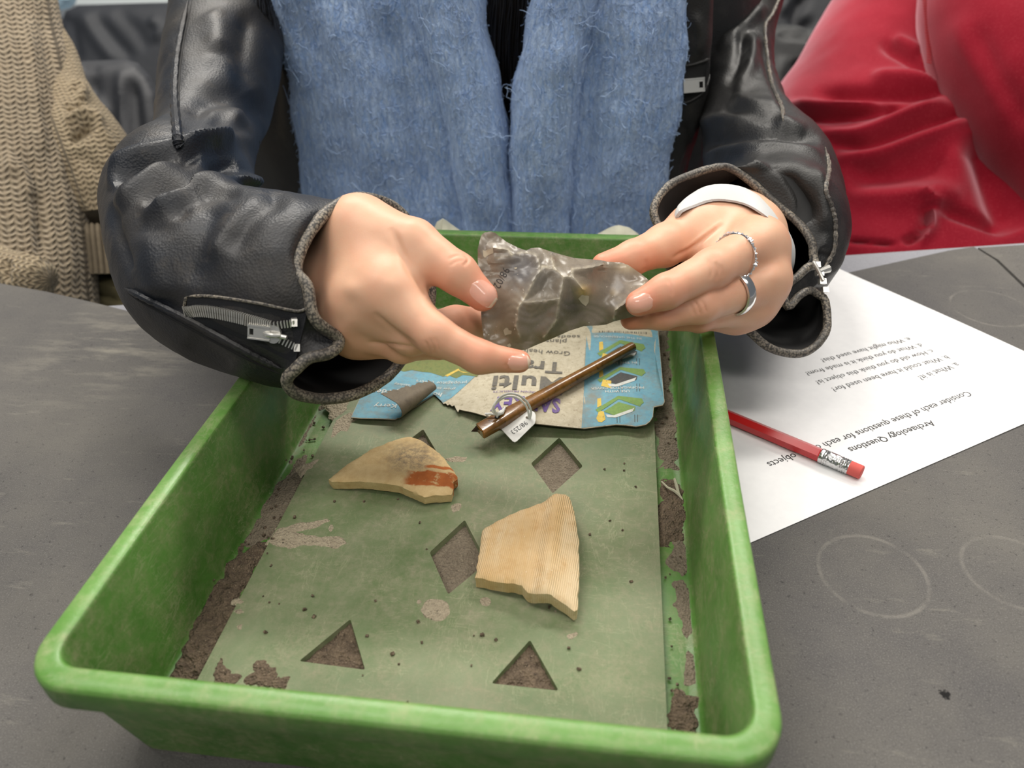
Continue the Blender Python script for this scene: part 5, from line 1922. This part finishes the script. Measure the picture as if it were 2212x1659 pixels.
WOOL = scarf_mat()
ys = [-160, -100, 0, 100, 200, 300, 400, 500, 580]
strips = [
    ([552, 562, 580, 600, 625, 640, 650, 658, 662], [955, 958, 965, 985, 1002, 1022, 1042, 1062, 1070], 0.492, 0.016),
    ([858, 866, 881, 906, 940, 962, 980, 998, 1006], [1022, 1030, 1046, 1063, 1085, 1098, 1106, 1117, 1122], 0.482, 0.020),
    ([1175, 1166, 1150, 1129, 1108, 1100, 1099, 1102, 1104], [1318, 1312, 1300, 1281, 1262, 1250, 1240, 1232, 1228], 0.474, 0.018),
    ([1262, 1258, 1250, 1240, 1232, 1224, 1216, 1212, 1210], [1488, 1489, 1490, 1489, 1481, 1464, 1447, 1430, 1418], 0.480, 0.014)]
mbS = MB()
surf = []
rg_ = np.random.RandomState(3)
sc_str = [([(640, 0), (700, 200), (760, 420)], 45, -0.005), ([(700, 0), (790, 200), (830, 400)], 40, 0.004), ([(830, 20), (880, 220), (930, 470)], 30, -0.006), ([(940, 40), (1000, 250), (1045, 480)], 28, 0.004), ([(1220, 40), (1185, 250), (1170, 460)], 30, 0.004), ([(1290, 60), (1275, 200), (1262, 420)], 22, -0.006), ([(1390, 0), (1370, 220), (1340, 450)], 36, 0.005), ([(1440, 40), (1420, 250), (1400, 420)], 26, -0.003)]
for si, (xl, xr, Y0, bul) in enumerate(strips):
    nu_, nv_ = 90, 44
    yy = np.linspace(ys[0], ys[-1], nu_)
    L_, R_ = catmull(np.c_[ys, xl], nu_), catmull(np.c_[ys, xr], nu_)
    V = []
    for i in range(nu_):
        for j in range(nv_):
            s = j / (nv_ - 1)
            e = abs(2 * s - 1)
            x = L_[i, 1] * (1 - s) + R_[i, 1] * s
            x += 3.0 * math.sin(yy[i] * 0.045 + si) * (e ** 6)
            Y = Y0 - bul * (1 - e ** 4.0) + 0.010 * (e > 0.985) + 0.006 * max(0, (yy[i] - 300) / 280)
            V.append(PY(x, L_[i, 0], Y))
    V = np.array(V)
    F = grid_faces(nu_, nv_)
    N = vnormals(V, F)
    if (N * (CAM - V)).sum() < 0:
        F = [f[::-1] for f in F]; N = -N
    V = sculpt(V, N, sc_str)
    V = V + N * (0.0016 * vfrac(V, 26, 3, 11 + si))[:, None]
    # the cloth runs on up the chest to the neck
    up = []
    for i in range(14, 0, -1):
        q = i / 14
        top_ = V[:nv_]
        tgt = np.stack([TCX + (top_[:, 0] - TCX) * 0.42, np.full(nv_, 0.560) + 0.10 * np.abs(top_[:, 0] - TCX), np.full(nv_, 0.372)], 1)
        mid_ = top_ + np.array([0, 0.0, 0.09])
        up.append((1 - q) ** 2 * top_ + 2 * q * (1 - q) * mid_ + q * q * tgt)
    V = np.concatenate(up + [V])
    nu_ += 14
    F = grid_faces(nu_, nv_)
    N = vnormals(V, F)
    if (N * (CAM - V)).sum() < 0: F = [f[::-1] for f in F]
    B = V + np.array([0, 0.006, 0])
    k = nu_ * nv_
    rim_ = [i * nv_ for i in range(nu_)] + [(nu_ - 1) * nv_ + j for j in range(1, nv_)] + [i * nv_ + nv_ - 1 for i in range(nu_ - 2, -1, -1)] + [j for j in range(nv_ - 2, 0, -1)]
    FF = list(F) + [tuple(i + k for i in f[::-1]) for f in F] + [(rim_[i], rim_[(i + 1) % len(rim_)], rim_[(i + 1) % len(rim_)] + k, rim_[i] + k) for i in range(len(rim_))]
    mbS.add(np.concatenate([V, B]), FF)
    surf.append((V.reshape(nu_, nv_, 3)[14:], vnormals(V, F).reshape(nu_, nv_, 3)[14:]))
nk = [np.array([TCX + 0.085 * math.cos(a), 0.625 + 0.075 * math.sin(a), 0.385 + 0.012 * math.sin(a)]) for a in np.linspace(0, 2 * PI, 41)[:-1]]
mbS.tube(nk, 0.030, 16, closed=True)
scarf = mbS.build('scarf', WOOL, person, label='fuzzy light blue wool scarf')
fuzz = MB()
for k in range(9000):
    si = rg_.choice(4, p=[0.42, 0.18, 0.16, 0.24])
    S_, Nn = surf[si]
    edge_ = k % 4 == 0
    i = rg_.randint(3, 86)
    j = rg_.choice((0, 1, 42, 43)) if edge_ else rg_.randint(1, 43)
    p, nn_ = S_[i, j], Nn[i, j]
    long_ = rg_.rand() < 0.05
    L_ = rg_.uniform(0.012, 0.030) if long_ else rg_.uniform(0.002, 0.0075)
    d_ = unit(np.array([rg_.normal(0, 0.6), rg_.normal(0, 0.2), -0.9 + rg_.normal(0, 0.5)]) + (np.array([(-1 if j < 5 else 1) * 0.9, -0.2, 0]) if edge_ and not long_ else 0))
    pts = [p + nn_ * 0.0002]
    nseg = 7 if long_ else 4
    for q in range(nseg - 1):
        d_ = unit(d_ + rg_.normal(0, 0.55 if long_ else 0.4, 3))
        nd = d_ - nn_ * (d_ @ nn_) * 0.8
        pts.append(pts[-1] + unit(nd) * L_ / (nseg - 1) + nn_ * (0.00025 if not edge_ else 0.0))
    fuzz.tube(np.array(pts), 0.00022 if long_ else 0.00014, 3, caps=False)
fuzz.build('wool_fibres', plain('pale_wool_fibre', lin(170, 194, 228), 0.9), scarf, kind='stuff')

# long dark hair hanging inside the scarf and over the jacket
hm = NT('black_hair').done(lin(22, 18, 17), 0.45)
hb = MB()
for k in range(190):
    x0_ = rg_.uniform(1036, 1164)
    yend = rg_.uniform(120, 420)
    cx_ = 1098 + (x0_ - 1098) * 0.28
    pts = [np.array([TCX + 0.0006 * (x0_ - 1098), 0.565, 0.42]), PY(x0_ + rg_.normal(0, 4), -160, .500), PY(x0_ * 0.7 + cx_ * 0.3 + rg_.normal(0, 4), yend * 0.3, .502 + rg_.normal(0, .003)), PY(x0_ * 0.35 + cx_ * 0.65 + rg_.normal(0, 4), yend * 0.65, .505 + rg_.normal(0, .003)), PY(cx_ + rg_.normal(0, 3), yend, .507)]
    hb.tube(catmull(np.array(pts), 14), np.linspace(0.0009, 0.0003, 14), 5, caps=False)
for k in range(34):
    x0_ = rg_.uniform(556, 592)
    yend = rg_.uniform(90, 300)
    pts = [np.array([TCX - 0.075 + 0.0012 * (x0_ - 574), 0.575, 0.42]), PY(x0_, -160, .474), PY(x0_ + rg_.normal(0, 8), yend * 0.4, .472), PY(x0_ + 8 + rg_.normal(0, 12), yend, .476)]
    hb.tube(catmull(np.array(pts), 12), np.linspace(0.00035, 0.00012, 12), 4, caps=False)
hb.build('hair', hm, person, label='long straight black hair', kind='stuff')
top = []
for i in range(12):
    for j in range(10):
        top.append(PY(1010 + j * 20, -160 + i * 66, 0.5095 + 0.001 * math.sin(j)))
Ft = grid_faces(12, 10)
tp = MB().add(top + [q + np.array([0, 0.004, 0]) for q in top], [f[::-1] for f in Ft] + [tuple(i + 120 for i in f) for f in Ft])
tp.build('black_top', NT('black_jersey').done(lin(14, 14, 15), 0.9), person)

# ------------------------------------------------------------------ neighbours
def ell_ring(A, B, d, rd, n=96, e=1.0):
    """a cross-section between two outline points, rd metres deep to each side"""
    a, b = P(*A, d), P(*B, d)
    c = (a + b) / 2
    h = (b - a) / 2
    v = unit(c - CAM)
    v = unit(v - unit(h) * (v @ unit(h)))
    th = np.arange(n) / n * 2 * PI
    co, si = np.cos(th), np.sin(th)
    co = np.sign(co) * np.abs(co) ** e; si = np.sign(si) * np.abs(si) ** e
    return c + co[:, None] * h - si[:, None] * v * rd


def garment(name, rings, nu, strokes, mat, parent, nz=0.0015, sc=25, seed=2, caps=True, label=None, uvs=None):
    V, F, N = loft(rings, nu)
    n = len(rings[0])
    V = sculpt(V, N, strokes)
    N = vnormals(V, F)
    V = V + N * (nz * vfrac(V, sc, 3, seed))[:, None]
    L = np.r_[0, np.cumsum(np.linalg.norm(np.diff(V.reshape(nu, n, 3).mean(1), axis=0), axis=1))]
    per = np.linalg.norm(np.diff(V.reshape(nu, n, 3)[nu // 2], axis=0), axis=1).sum()
    uv = np.stack([np.tile(np.arange(n) / n * per, nu), np.repeat(L, n)], 1)
    # keep the pattern running on over the closing seam
    if caps:
        F = list(F) + [tuple(range(n)), tuple(range((nu - 1) * n, nu * n))[::-1]]
    o = mesh_obj(name, V, F, mat, parent, uv=uv, label=label, sharp=60)
    return o, V, F


def knit_mat(name, a, b, su=190.0, sv=150.0, zig=0.5):
    t = NT(name)
    uv = t.co((1, 1, 1), 'UV')
    sx = t.n('ShaderNodeSeparateXYZ'); t.put(sx.inputs[0], uv)
    X, Y = sx.outputs[0], sx.outputs[1]
    n = t.noise(60, 4, 0.6)
    # rows of stitches: chevrons running down the garment
    saw = t.math('PINGPONG', t.math('MULTIPLY', X, su), 1.0)
    ph = t.math('ADD', t.math('MULTIPLY', Y, sv), t.math('MULTIPLY', saw, zig))
    ph = t.math('ADD', ph, t.math('MULTIPLY', n, 1.2))
    row = t.math('SINE', t.math('MULTIPLY', ph, 2 * PI))
    colm = t.math('SINE', t.math('MULTIPLY', X, su * PI * 2))
    h = t.math('ADD', t.math('MULTIPLY', row, 0.5), t.math('MULTIPLY', t.math('MULTIPLY', colm, row), 0.35))
    c = t.mix(t.band(h, -0.75, 0.55), a, b)
    c = t.mix(t.math('MULTIPLY', t.band(n, 0.35, 0.7), 0.35), c, lin(150, 132, 108))
    fz = t.noise(900, 3, 0.7)
    return t.done(c, 0.95, t.bump(h, 0.8, 0.0022, t.bump(fz, 0.5, 0.0008)), Sheen_Weight=0.15, Specular_IOR_Level=0.15)


KNIT = knit_mat('beige_chevron_knit', lin(88, 78, 64), lin(168, 154, 132), 140, 160, 0.55)
KNIT_FINE = knit_mat('beige_fine_knit', lin(110, 97, 78), lin(178, 162, 134), 230, 210, 0.45)
RIB = knit_mat('beige_rib_knit', lin(86, 75, 60), lin(150, 135, 112), 60, 3, 0.1)
knit = thing('person', 'neighbour at the left edge in a chunky beige knit cardigan', 'person', (-0.62, 0.62, -0.74))
rows = [(-160, 84, .80), (0, 100, .775), (60, 111, .766), (140, 127, .755), (220, 136, .742), (300, 147, .730), (400, 160, .718), (500, 174, .708), (600, 183, .700), (700, 188, .695), (800, 190, .695)]
rings = [ell_ring((-470, y), (x, y), d, 0.085, 160, 0.8) for y, x, d in rows]
k_str = [([(60, 60), (75, 200), (95, 330)], 10, 0.004), ([(30, 330), (70, 370), (90, 450), (92, 560)], 13, -0.007), ([(0, 350), (50, 370), (75, 430)], 22, 0.006), ([(120, 300), (140, 450), (160, 620)], 10, 0.003), ([(20, 20), (50, 100), (70, 200)], 10, -0.003), ([(90, 20), (105, 120), (118, 220)], 10, -0.003)]
garment('cardigan', rings, 110, k_str, KNIT, knit, 0.0012, 30, 4)
rings = limb_rings([(40, 20, .80, 62), (95, 130, .79, 66), (112, 195, .78, 72), (140, 262, .772, 88), (180, 345, .762, 104), (205, 425, .752, 88), (218, 485, .746, 66)], 120)
rings = align(rings)
s_str = [([(150, 180), (176, 196), (172, 222)], 10, 0.009), ([(140, 232), (160, 236), (178, 228)], 7, -0.008), ([(140, 262), (180, 248), (212, 258), (206, 275)], 9, 0.008), ([(150, 305), (180, 285), (205, 272)], 9, -0.009), ([(205, 265), (250, 320), (280, 350)], 9, 0.004), ([(150, 330), (200, 350), (240, 400)], 14, -0.003), ([(160, 460), (215, 470), (260, 455)], 9, -0.006), ([(165, 478), (220, 485), (265, 480)], 8, 0.005)]
garment('cardigan_sleeve', rings, 90, s_str, KNIT_FINE, knit, 0.0014, 40, 6)
rings = [ell_ring((164, 484), (262, 488), .740, 0.020, 480), ell_ring((168, 505), (268, 508), .738, 0.0235, 480), ell_ring((170, 550), (274, 550), .736, 0.0235, 480), ell_ring((172, 592), (278, 592), .734, 0.023, 480)]
V, F, N = loft(rings, 24)
th = np.tile(np.arange(480) / 480 * 2 * PI, 24)
V = V + N * (0.0026 * np.abs(np.sin(th * 15)) ** 0.6)[:, None]
rbm = NT('beige_rib_yarn')
rbm = rbm.done(rbm.mix(rbm.noise(200, 4), lin(86, 76, 62), lin(120, 108, 88)), 0.95, rbm.bump(rbm.noise(700, 3), 0.6, 0.001))
mesh_obj('rib_cuff', V, F + [tuple(range(23 * 480, 24 * 480))], rbm, knit, sharp=80)
# other sleeve end resting low at the table edge
rings = align(limb_rings([(-160, 545, .65, 75), (-70, 565, .64, 62), (10, 588, .634, 52), (60, 598, .630, 48), (92, 602, .628, 40), (106, 604, .627, 20), (110, 605, .627, 4)], 90))
o, V, F = garment('cardigan_sleeve', rings, 60, [([(20, 560), (12, 585), (20, 610)], 8, -0.005), ([(40, 550), (70, 548), (95, 560)], 8, 0.003)], KNIT_FINE, knit, 0.0012, 45, 8)
tm_ = NT('olive_cotton')
tm_ = tm_.done(tm_.mix(tm_.noise(40, 4), lin(86, 80, 56), lin(112, 104, 74)), 0.85, tm_.bump(tm_.noise(90, 4), 0.2, 0.002))
rings = align(limb_rings([(60, 638, .80, 70), (180, 638, .78, 64), (300, 648, .76, 62), (400, 672, .75, 62), (470, 730, .76, 62), (500, 840, .80, 56), (505, 1000, .88, 52), (505, 1150, .97, 50)], 72))
garment('trouser_leg', rings, 50, [([(190, 612), (250, 622), (280, 650)], 6, 0.004), ([(190, 630), (230, 640), (260, 655)], 5, -0.005), ([(200, 600), (260, 606), (300, 606)], 6, 0.003)], tm_, knit, 0.001, 40, 9)


def fleece_mat():
    t = NT('red_sweatshirt')
    n = t.noise(500, 3, 0.7)
    n2 = t.noise(12, 3, 0.6)
    c = t.mix(t.band(n2, 0.35, 0.7), lin(132, 16, 34), lin(150, 26, 44))
    c = t.mix(t.math('MULTIPLY', t.band(n, 0.5, 0.8), 0.25), c, lin(190, 76, 86))
    return t.done(c, 0.95, t.bump(n, 0.25, 0.0005), Sheen_Weight=0.8, Sheen_Roughness=0.4, Sheen_Tint=(1.0, 0.62, 0.70, 1), Specular_IOR_Level=0.12)


RED = fleece_mat()
redp_ = thing('person', 'neighbour at the right edge in a plain red sweatshirt', 'person', (0.62, 0.75, -0.74))
rows = [(-200, 1945, .92), (-100, 1880, .90), (0, 1812, .88), (60, 1776, .87), (130, 1737, .855), (200, 1690, .84), (270, 1676, .83), (350, 1676, .82), (450, 1684, .81), (540, 1690, .80), (640, 1700, .795), (740, 1700, .79)]
rings = [ell_ring((x, y), (2560, y), d, 0.12, 260, 0.85) for y, x, d in rows]
r_str = [([(1760, 205), (1860, 200), (1960, 198), (2060, 190)], 15, -0.012), ([(1880, 165), (1960, 165), (2030, 180)], 12, 0.007), ([(1900, 90), (1960, 125), (2040, 165)], 13, -0.009), ([(1930, 80), (1990, 110)], 12, 0.005), ([(1700, 225), (1800, 232), (1920, 235)], 12, 0.010), ([(1690, 250), (1800, 252), (1900, 240), (1990, 210)], 11, -0.010), ([(1760, 285), (1850, 290), (1960, 245), (2050, 215)], 13, 0.009),
         ([(1780, 310), (1880, 312), (1990, 275), (2110, 235)], 14, -0.010), ([(1800, 340), (1880, 335), (1980, 300), (2110, 250)], 16, 0.009), ([(1830, 385), (1940, 375), (2060, 340)], 34, -0.012), ([(1830, 420), (1950, 415), (2080, 420)], 26, 0.008), ([(1985, 410), (2010, 432), (2032, 445)], 7, 0.006), ([(1992, 445), (2000, 475), (1988, 505), (1950, 525)], 8, -0.010), ([(2015, 450), (2010, 490), (1985, 520)], 9, 0.008), ([(2030, 445), (2100, 470), (2180, 490)], 13, -0.010), ([(1825, 520), (1880, 523), (1935, 528)], 5, -0.006), ([(2120, 280), (2150, 380), (2200, 500)], 40, -0.020)]
garment('sweatshirt', rings, 200, r_str, RED, redp_, 0.0012, 16, 3)
rings = align(limb_rings([(2190, -260, .80, 150), (2165, -60, .77, 158), (2172, 70, .745, 164), (2238, 185, .72, 168), (2330, 300, .70, 168), (2420, 400, .68, 160), (2520, 430, .70, 140), (2620, 450, .72, 118)], 110))
garment('sweatshirt_sleeve', rings, 80, [([(2060, 40), (2120, 140), (2200, 260)], 30, 0.004), ([(2100, 60), (2160, 180), (2230, 280)], 24, -0.005)], RED, redp_, 0.001, 18, 5)
stm = plain('red_stitching', lin(176, 44, 50), 0.8)
sm = MB()
rv, rf, rn = loft(rings, 80)
for k in range(26):
    y = -10 + k * 5.8
    x = 2001 - 0.0 * k + (8 * math.sin(k * 0.12)) - (0 if k < 14 else (k - 14) * -1.0)
    q = P(x - 6, y, .756 - y * 0.00012)
    sm.tube([q - RT * 0.0022 + UP * 0.0006, q + RT * 0.0022 - UP * 0.0006], 0.0007, 5)
sm.build('raglan_stitching', stm, redp_, kind='stuff')


# ------------------------------------------------------------------ things behind
def pillow(name, px, d, thick, bulge, wpx, strokes, mat, parent=None, step=8, loc=None, label=None):
    """a soft solid with the given outline, fuller in the middle"""
    dense = []
    for i in range(len(px)):
        a, b = np.array(px[i], float), np.array(px[(i + 1) % len(px)], float)
        k = max(1, int(np.linalg.norm(b - a) / step))
        for j in range(k): dense.append(a + (b - a) * j / k)
    Q, F = clip_grid(dense, step)
    dq, _ = seg_dist(Q, np.array(dense + [dense[0]]))
    f = np.sqrt(np.clip(1 - (1 - np.clip(dq / wpx, 0, 1)) ** 2, 0, 1))
    Vf = np.array([P(x, y, d - bulge * h) for (x, y), h in zip(Q, f)])
    Vb = np.array([P(x, y, d + thick * (0.3 + 0.7 * h)) for (x, y), h in zip(Q, f)])
    sg = np.cross(np.r_[Q[F[0][1]] - Q[F[0][0]], 0], np.r_[Q[F[0][2]] - Q[F[0][0]], 0])[2]
    if sg > 0: F = [g[::-1] for g in F]
    N = vnormals(Vf, F)
    Vf = sculpt(Vf, N, strokes, np.ones(len(Vf), bool))
    n, nb = len(Q), len(dense)
    rg = [(i, n + i, n + (i + 1) % nb, (i + 1) % nb) for i in range(nb)]
    a2 = sum(dense[i][0] * dense[(i + 1) % nb][1] - dense[(i + 1) % nb][0] * dense[i][1] for i in range(nb))
    if a2 < 0: rg = [r[::-1] for r in rg]
    FF = list(F) + [tuple(i + n for i in g[::-1]) for g in F] + rg
    V = np.concatenate([Vf, Vb])
    return mesh_obj(name, V, FF, mat, parent, loc=loc if parent is None else None, label=label, sharp=70)


def coat_mat(name, a, b, rough=0.55):
    t = NT(name)
    n = t.noise(16, 4, 0.6)
    return t.done(t.mix(n, a, b), rough, t.bump(t.noise(60, 4), 0.25, 0.003))


NAVY = coat_mat('navy_nylon', lin(16, 20, 27), lin(26, 30, 38), 0.7)
GREYN = coat_mat('grey_navy_nylon', lin(28, 31, 37), lin(44, 45, 50), 0.62)
BLACKF = coat_mat('black_fabric', lin(16, 18, 24), lin(26, 28, 34), 0.7)
DKSEAT = coat_mat('dark_grey_vinyl', lin(26, 28, 30), lin(38, 39, 40), 0.65)


def chair(label, px, d, wpx, group=None):
    """a simple steel-legged chair whose back stands at the given place"""
    a, b = P(px[0], px[1], d), P(px[0] + wpx, px[1], d)
    c = (a + b) / 2
    w = np.linalg.norm(b - a)
    u = unit((b - a) * (1, 1, 0))
    v = np.array([-u[1], u[0], 0])
    ch_ = thing('chair', label, 'chair', (c[0], c[1], -0.74), group)
    top = c[2]
    seat_z = -0.28
    mb = MB()
    V, F = [], []
    # padded back with rounded corners
    pts = [(-0.5, 0), (-0.5, 0.8), (-0.42, 0.96), (-0.3, 1), (0.3, 1), (0.42, 0.96), (0.5, 0.8), (0.5, 0)]
    h = top - (seat_z + 0.08)
    for s in (0.0, 0.03):
        for x, y in pts: V.append(c * (1, 1, 0) + u * x * w + v * (s + 0.04 * (1 - y)) + np.array([0, 0, seat_z + 0.08 + y * h - 0.012]))
    n = len(pts)
    F = [tuple(range(n))[::-1], tuple(range(n, 2 * n))] + [(i, (i + 1) % n, n + (i + 1) % n, n + i) for i in range(n)]
    mesh_obj('backrest', V, F, DKSEAT, ch_, smooth=False)
    MB().box(c * (1, 1, 0) - v * 0.0 + v * -0.19 + np.array([0, 0, seat_z]), u * w * 0.5, v * 0.20, (0, 0, 0.022)).build('seat', DKSEAT, ch_, smooth=False)
    for sx_ in (-1, 1):
        for sy in (-0.36, 0.0):
            q = c * (1, 1, 0) + u * sx_ * w * 0.46 + v * sy
            MB().tube([q + (0, 0, -0.74), q + (0, 0, seat_z + (0.1 if sy == 0 else -0.02))], 0.011, 8).build('leg', legm, ch_)
    return ch_


chair('chair behind the left neighbour under a grey-navy coat', (100, 190), 1.30, 220)
ct = pillow('coat', [(40, 142), (130, 134), (200, 131), (272, 128), (298, 136), (322, 162), (342, 200), (350, 250), (352, 330), (356, 470), (30, 470)], 1.19, 0.05, 0.03, 40,
            [([(205, 160), (200, 260), (215, 380)], 14, -0.008), ([(285, 170), (292, 250), (306, 340)], 14, -0.010), ([(262, 150), (268, 260), (280, 360)], 12, 0.010), ([(150, 190), (200, 215), (230, 260)], 14, 0.010), ([(170, 148), (215, 150)], 6, -0.004)], GREYN, loc=P(200, 470, 1.2))
tag(ct, 'grey-navy coat over the nearer chair back, between sweater and sleeve', 'coat')
chair('far left chair under a dark navy coat', (190, 50), 1.76, 240)
ct = pillow('coat', [(118, 118), (128, 60), (142, 24), (170, 12), (230, 9), (330, 6), (420, 4), (520, 6), (520, 330), (100, 330)], 1.62, 0.06, 0.035, 40,
            [([(150, 30), (160, 90), (168, 140)], 12, -0.008), ([(175, 25), (215, 90), (255, 140)], 14, 0.008), ([(200, 30), (250, 90), (290, 130)], 14, -0.008), ([(250, 20), (290, 60), (320, 110)], 14, -0.006), ([(320, 40), (345, 60), (338, 90)], 9, 0.008)], NAVY, loc=P(300, 330, 1.64))
tag(ct, 'dark navy coat over the far chair back at the upper left', 'coat')
wt_ = thing('table', 'white table far behind at the upper left corner', 'table', (*P(250, 0, 2.6)[:2], -0.74))
tz0 = P(250, -2, 2.45)[2]
cc_ = P(250, 0, 2.6)
whm = plain('white_laminate', lin(226, 232, 232), 0.5)
MB().box((cc_[0], cc_[1] + 0.3, tz0 - 0.015), (0.75, 0, 0), (0, 0.35, 0), (0, 0, 0.015)).build('table_top', whm, wt_, smooth=False)
for sx_ in (-0.68, 0.68):
    for sy in (0.02, 0.58):
        MB().tube([(cc_[0] + sx_, cc_[1] + sy, -0.74), (cc_[0] + sx_, cc_[1] + sy, tz0 - 0.03)], 0.016, 8).build('leg', legm, wt_)
bgp = pillow('bag', [(92, -30), (168, -30), (164, 6), (150, 18), (128, 23), (100, 22)], 1.95, 0.10, 0.05, 22, [([(110, 0), (135, 8), (155, 4)], 6, -0.01)], coat_mat('pale_blue_plastic', lin(150, 180, 200), lin(176, 200, 214), 0.5), loc=P(130, 23, 1.98), step=8)
tag(bgp, 'pale blue bag at the upper left, just above the navy coat', 'bag')
chair('dark grey chair between the jacket and the red sweatshirt', (1620, 110), 1.29, 260)
ct = pillow('coat', [(1560, 64), (1640, 60), (1690, 52), (1722, 54), (1745, 62), (1830, 66), (1900, 70), (1900, 430), (1560, 430)], 1.185, 0.04, 0.03, 26,
            [([(1680, 72), (1720, 76), (1770, 80)], 7, -0.010), ([(1690, 120), (1680, 200), (1700, 300)], 14, 0.008), ([(1720, 130), (1740, 170)], 14, -0.008)], DKSEAT, loc=P(1700, 430, 1.2))
tag(ct, 'dark grey coat on the chair beside the red sweatshirt', 'coat')
ct = pillow('coat', [(1560, -120), (1960, -120), (1960, 140), (1560, 140)], 1.60, 0.10, 0.06, 60, [([(1700, 0), (1690, 30)], 8, 0.012), ([(1740, -20), (1720, 40), (1760, 60)], 14, -0.02)], BLACKF, loc=P(1750, 140, 1.64))
tag(ct, 'black coat hanging at the top right behind the grey coat', 'coat')
chair('chair under the black coat at the top right', (1640, -60), 1.80, 260)

# pale cloth lying between the tray and the scarf
pc_ = pillow('folded_cloth', [(918, 600), (928, 520), (934, 500), (944, 479), (957, 472), (972, 482), (992, 496), (1010, 514), (1280, 522), (1292, 504), (1312, 494), (1338, 486), (1360, 492), (1379, 505), (1388, 540), (1390, 600)], 0.548, 0.016, 0.012, 26,
             [([(957, 474), (960, 500), (962, 540)], 5, 0.004), ([(1338, 488), (1336, 510), (1338, 550)], 14, 0.003)], coat_mat('pale_canvas', lin(196, 194, 172), lin(214, 212, 192), 0.8), loc=P(1150, 600, .55), step=7)
tag(pc_, 'pale folded cloth behind the far rim of the tray', 'cloth')
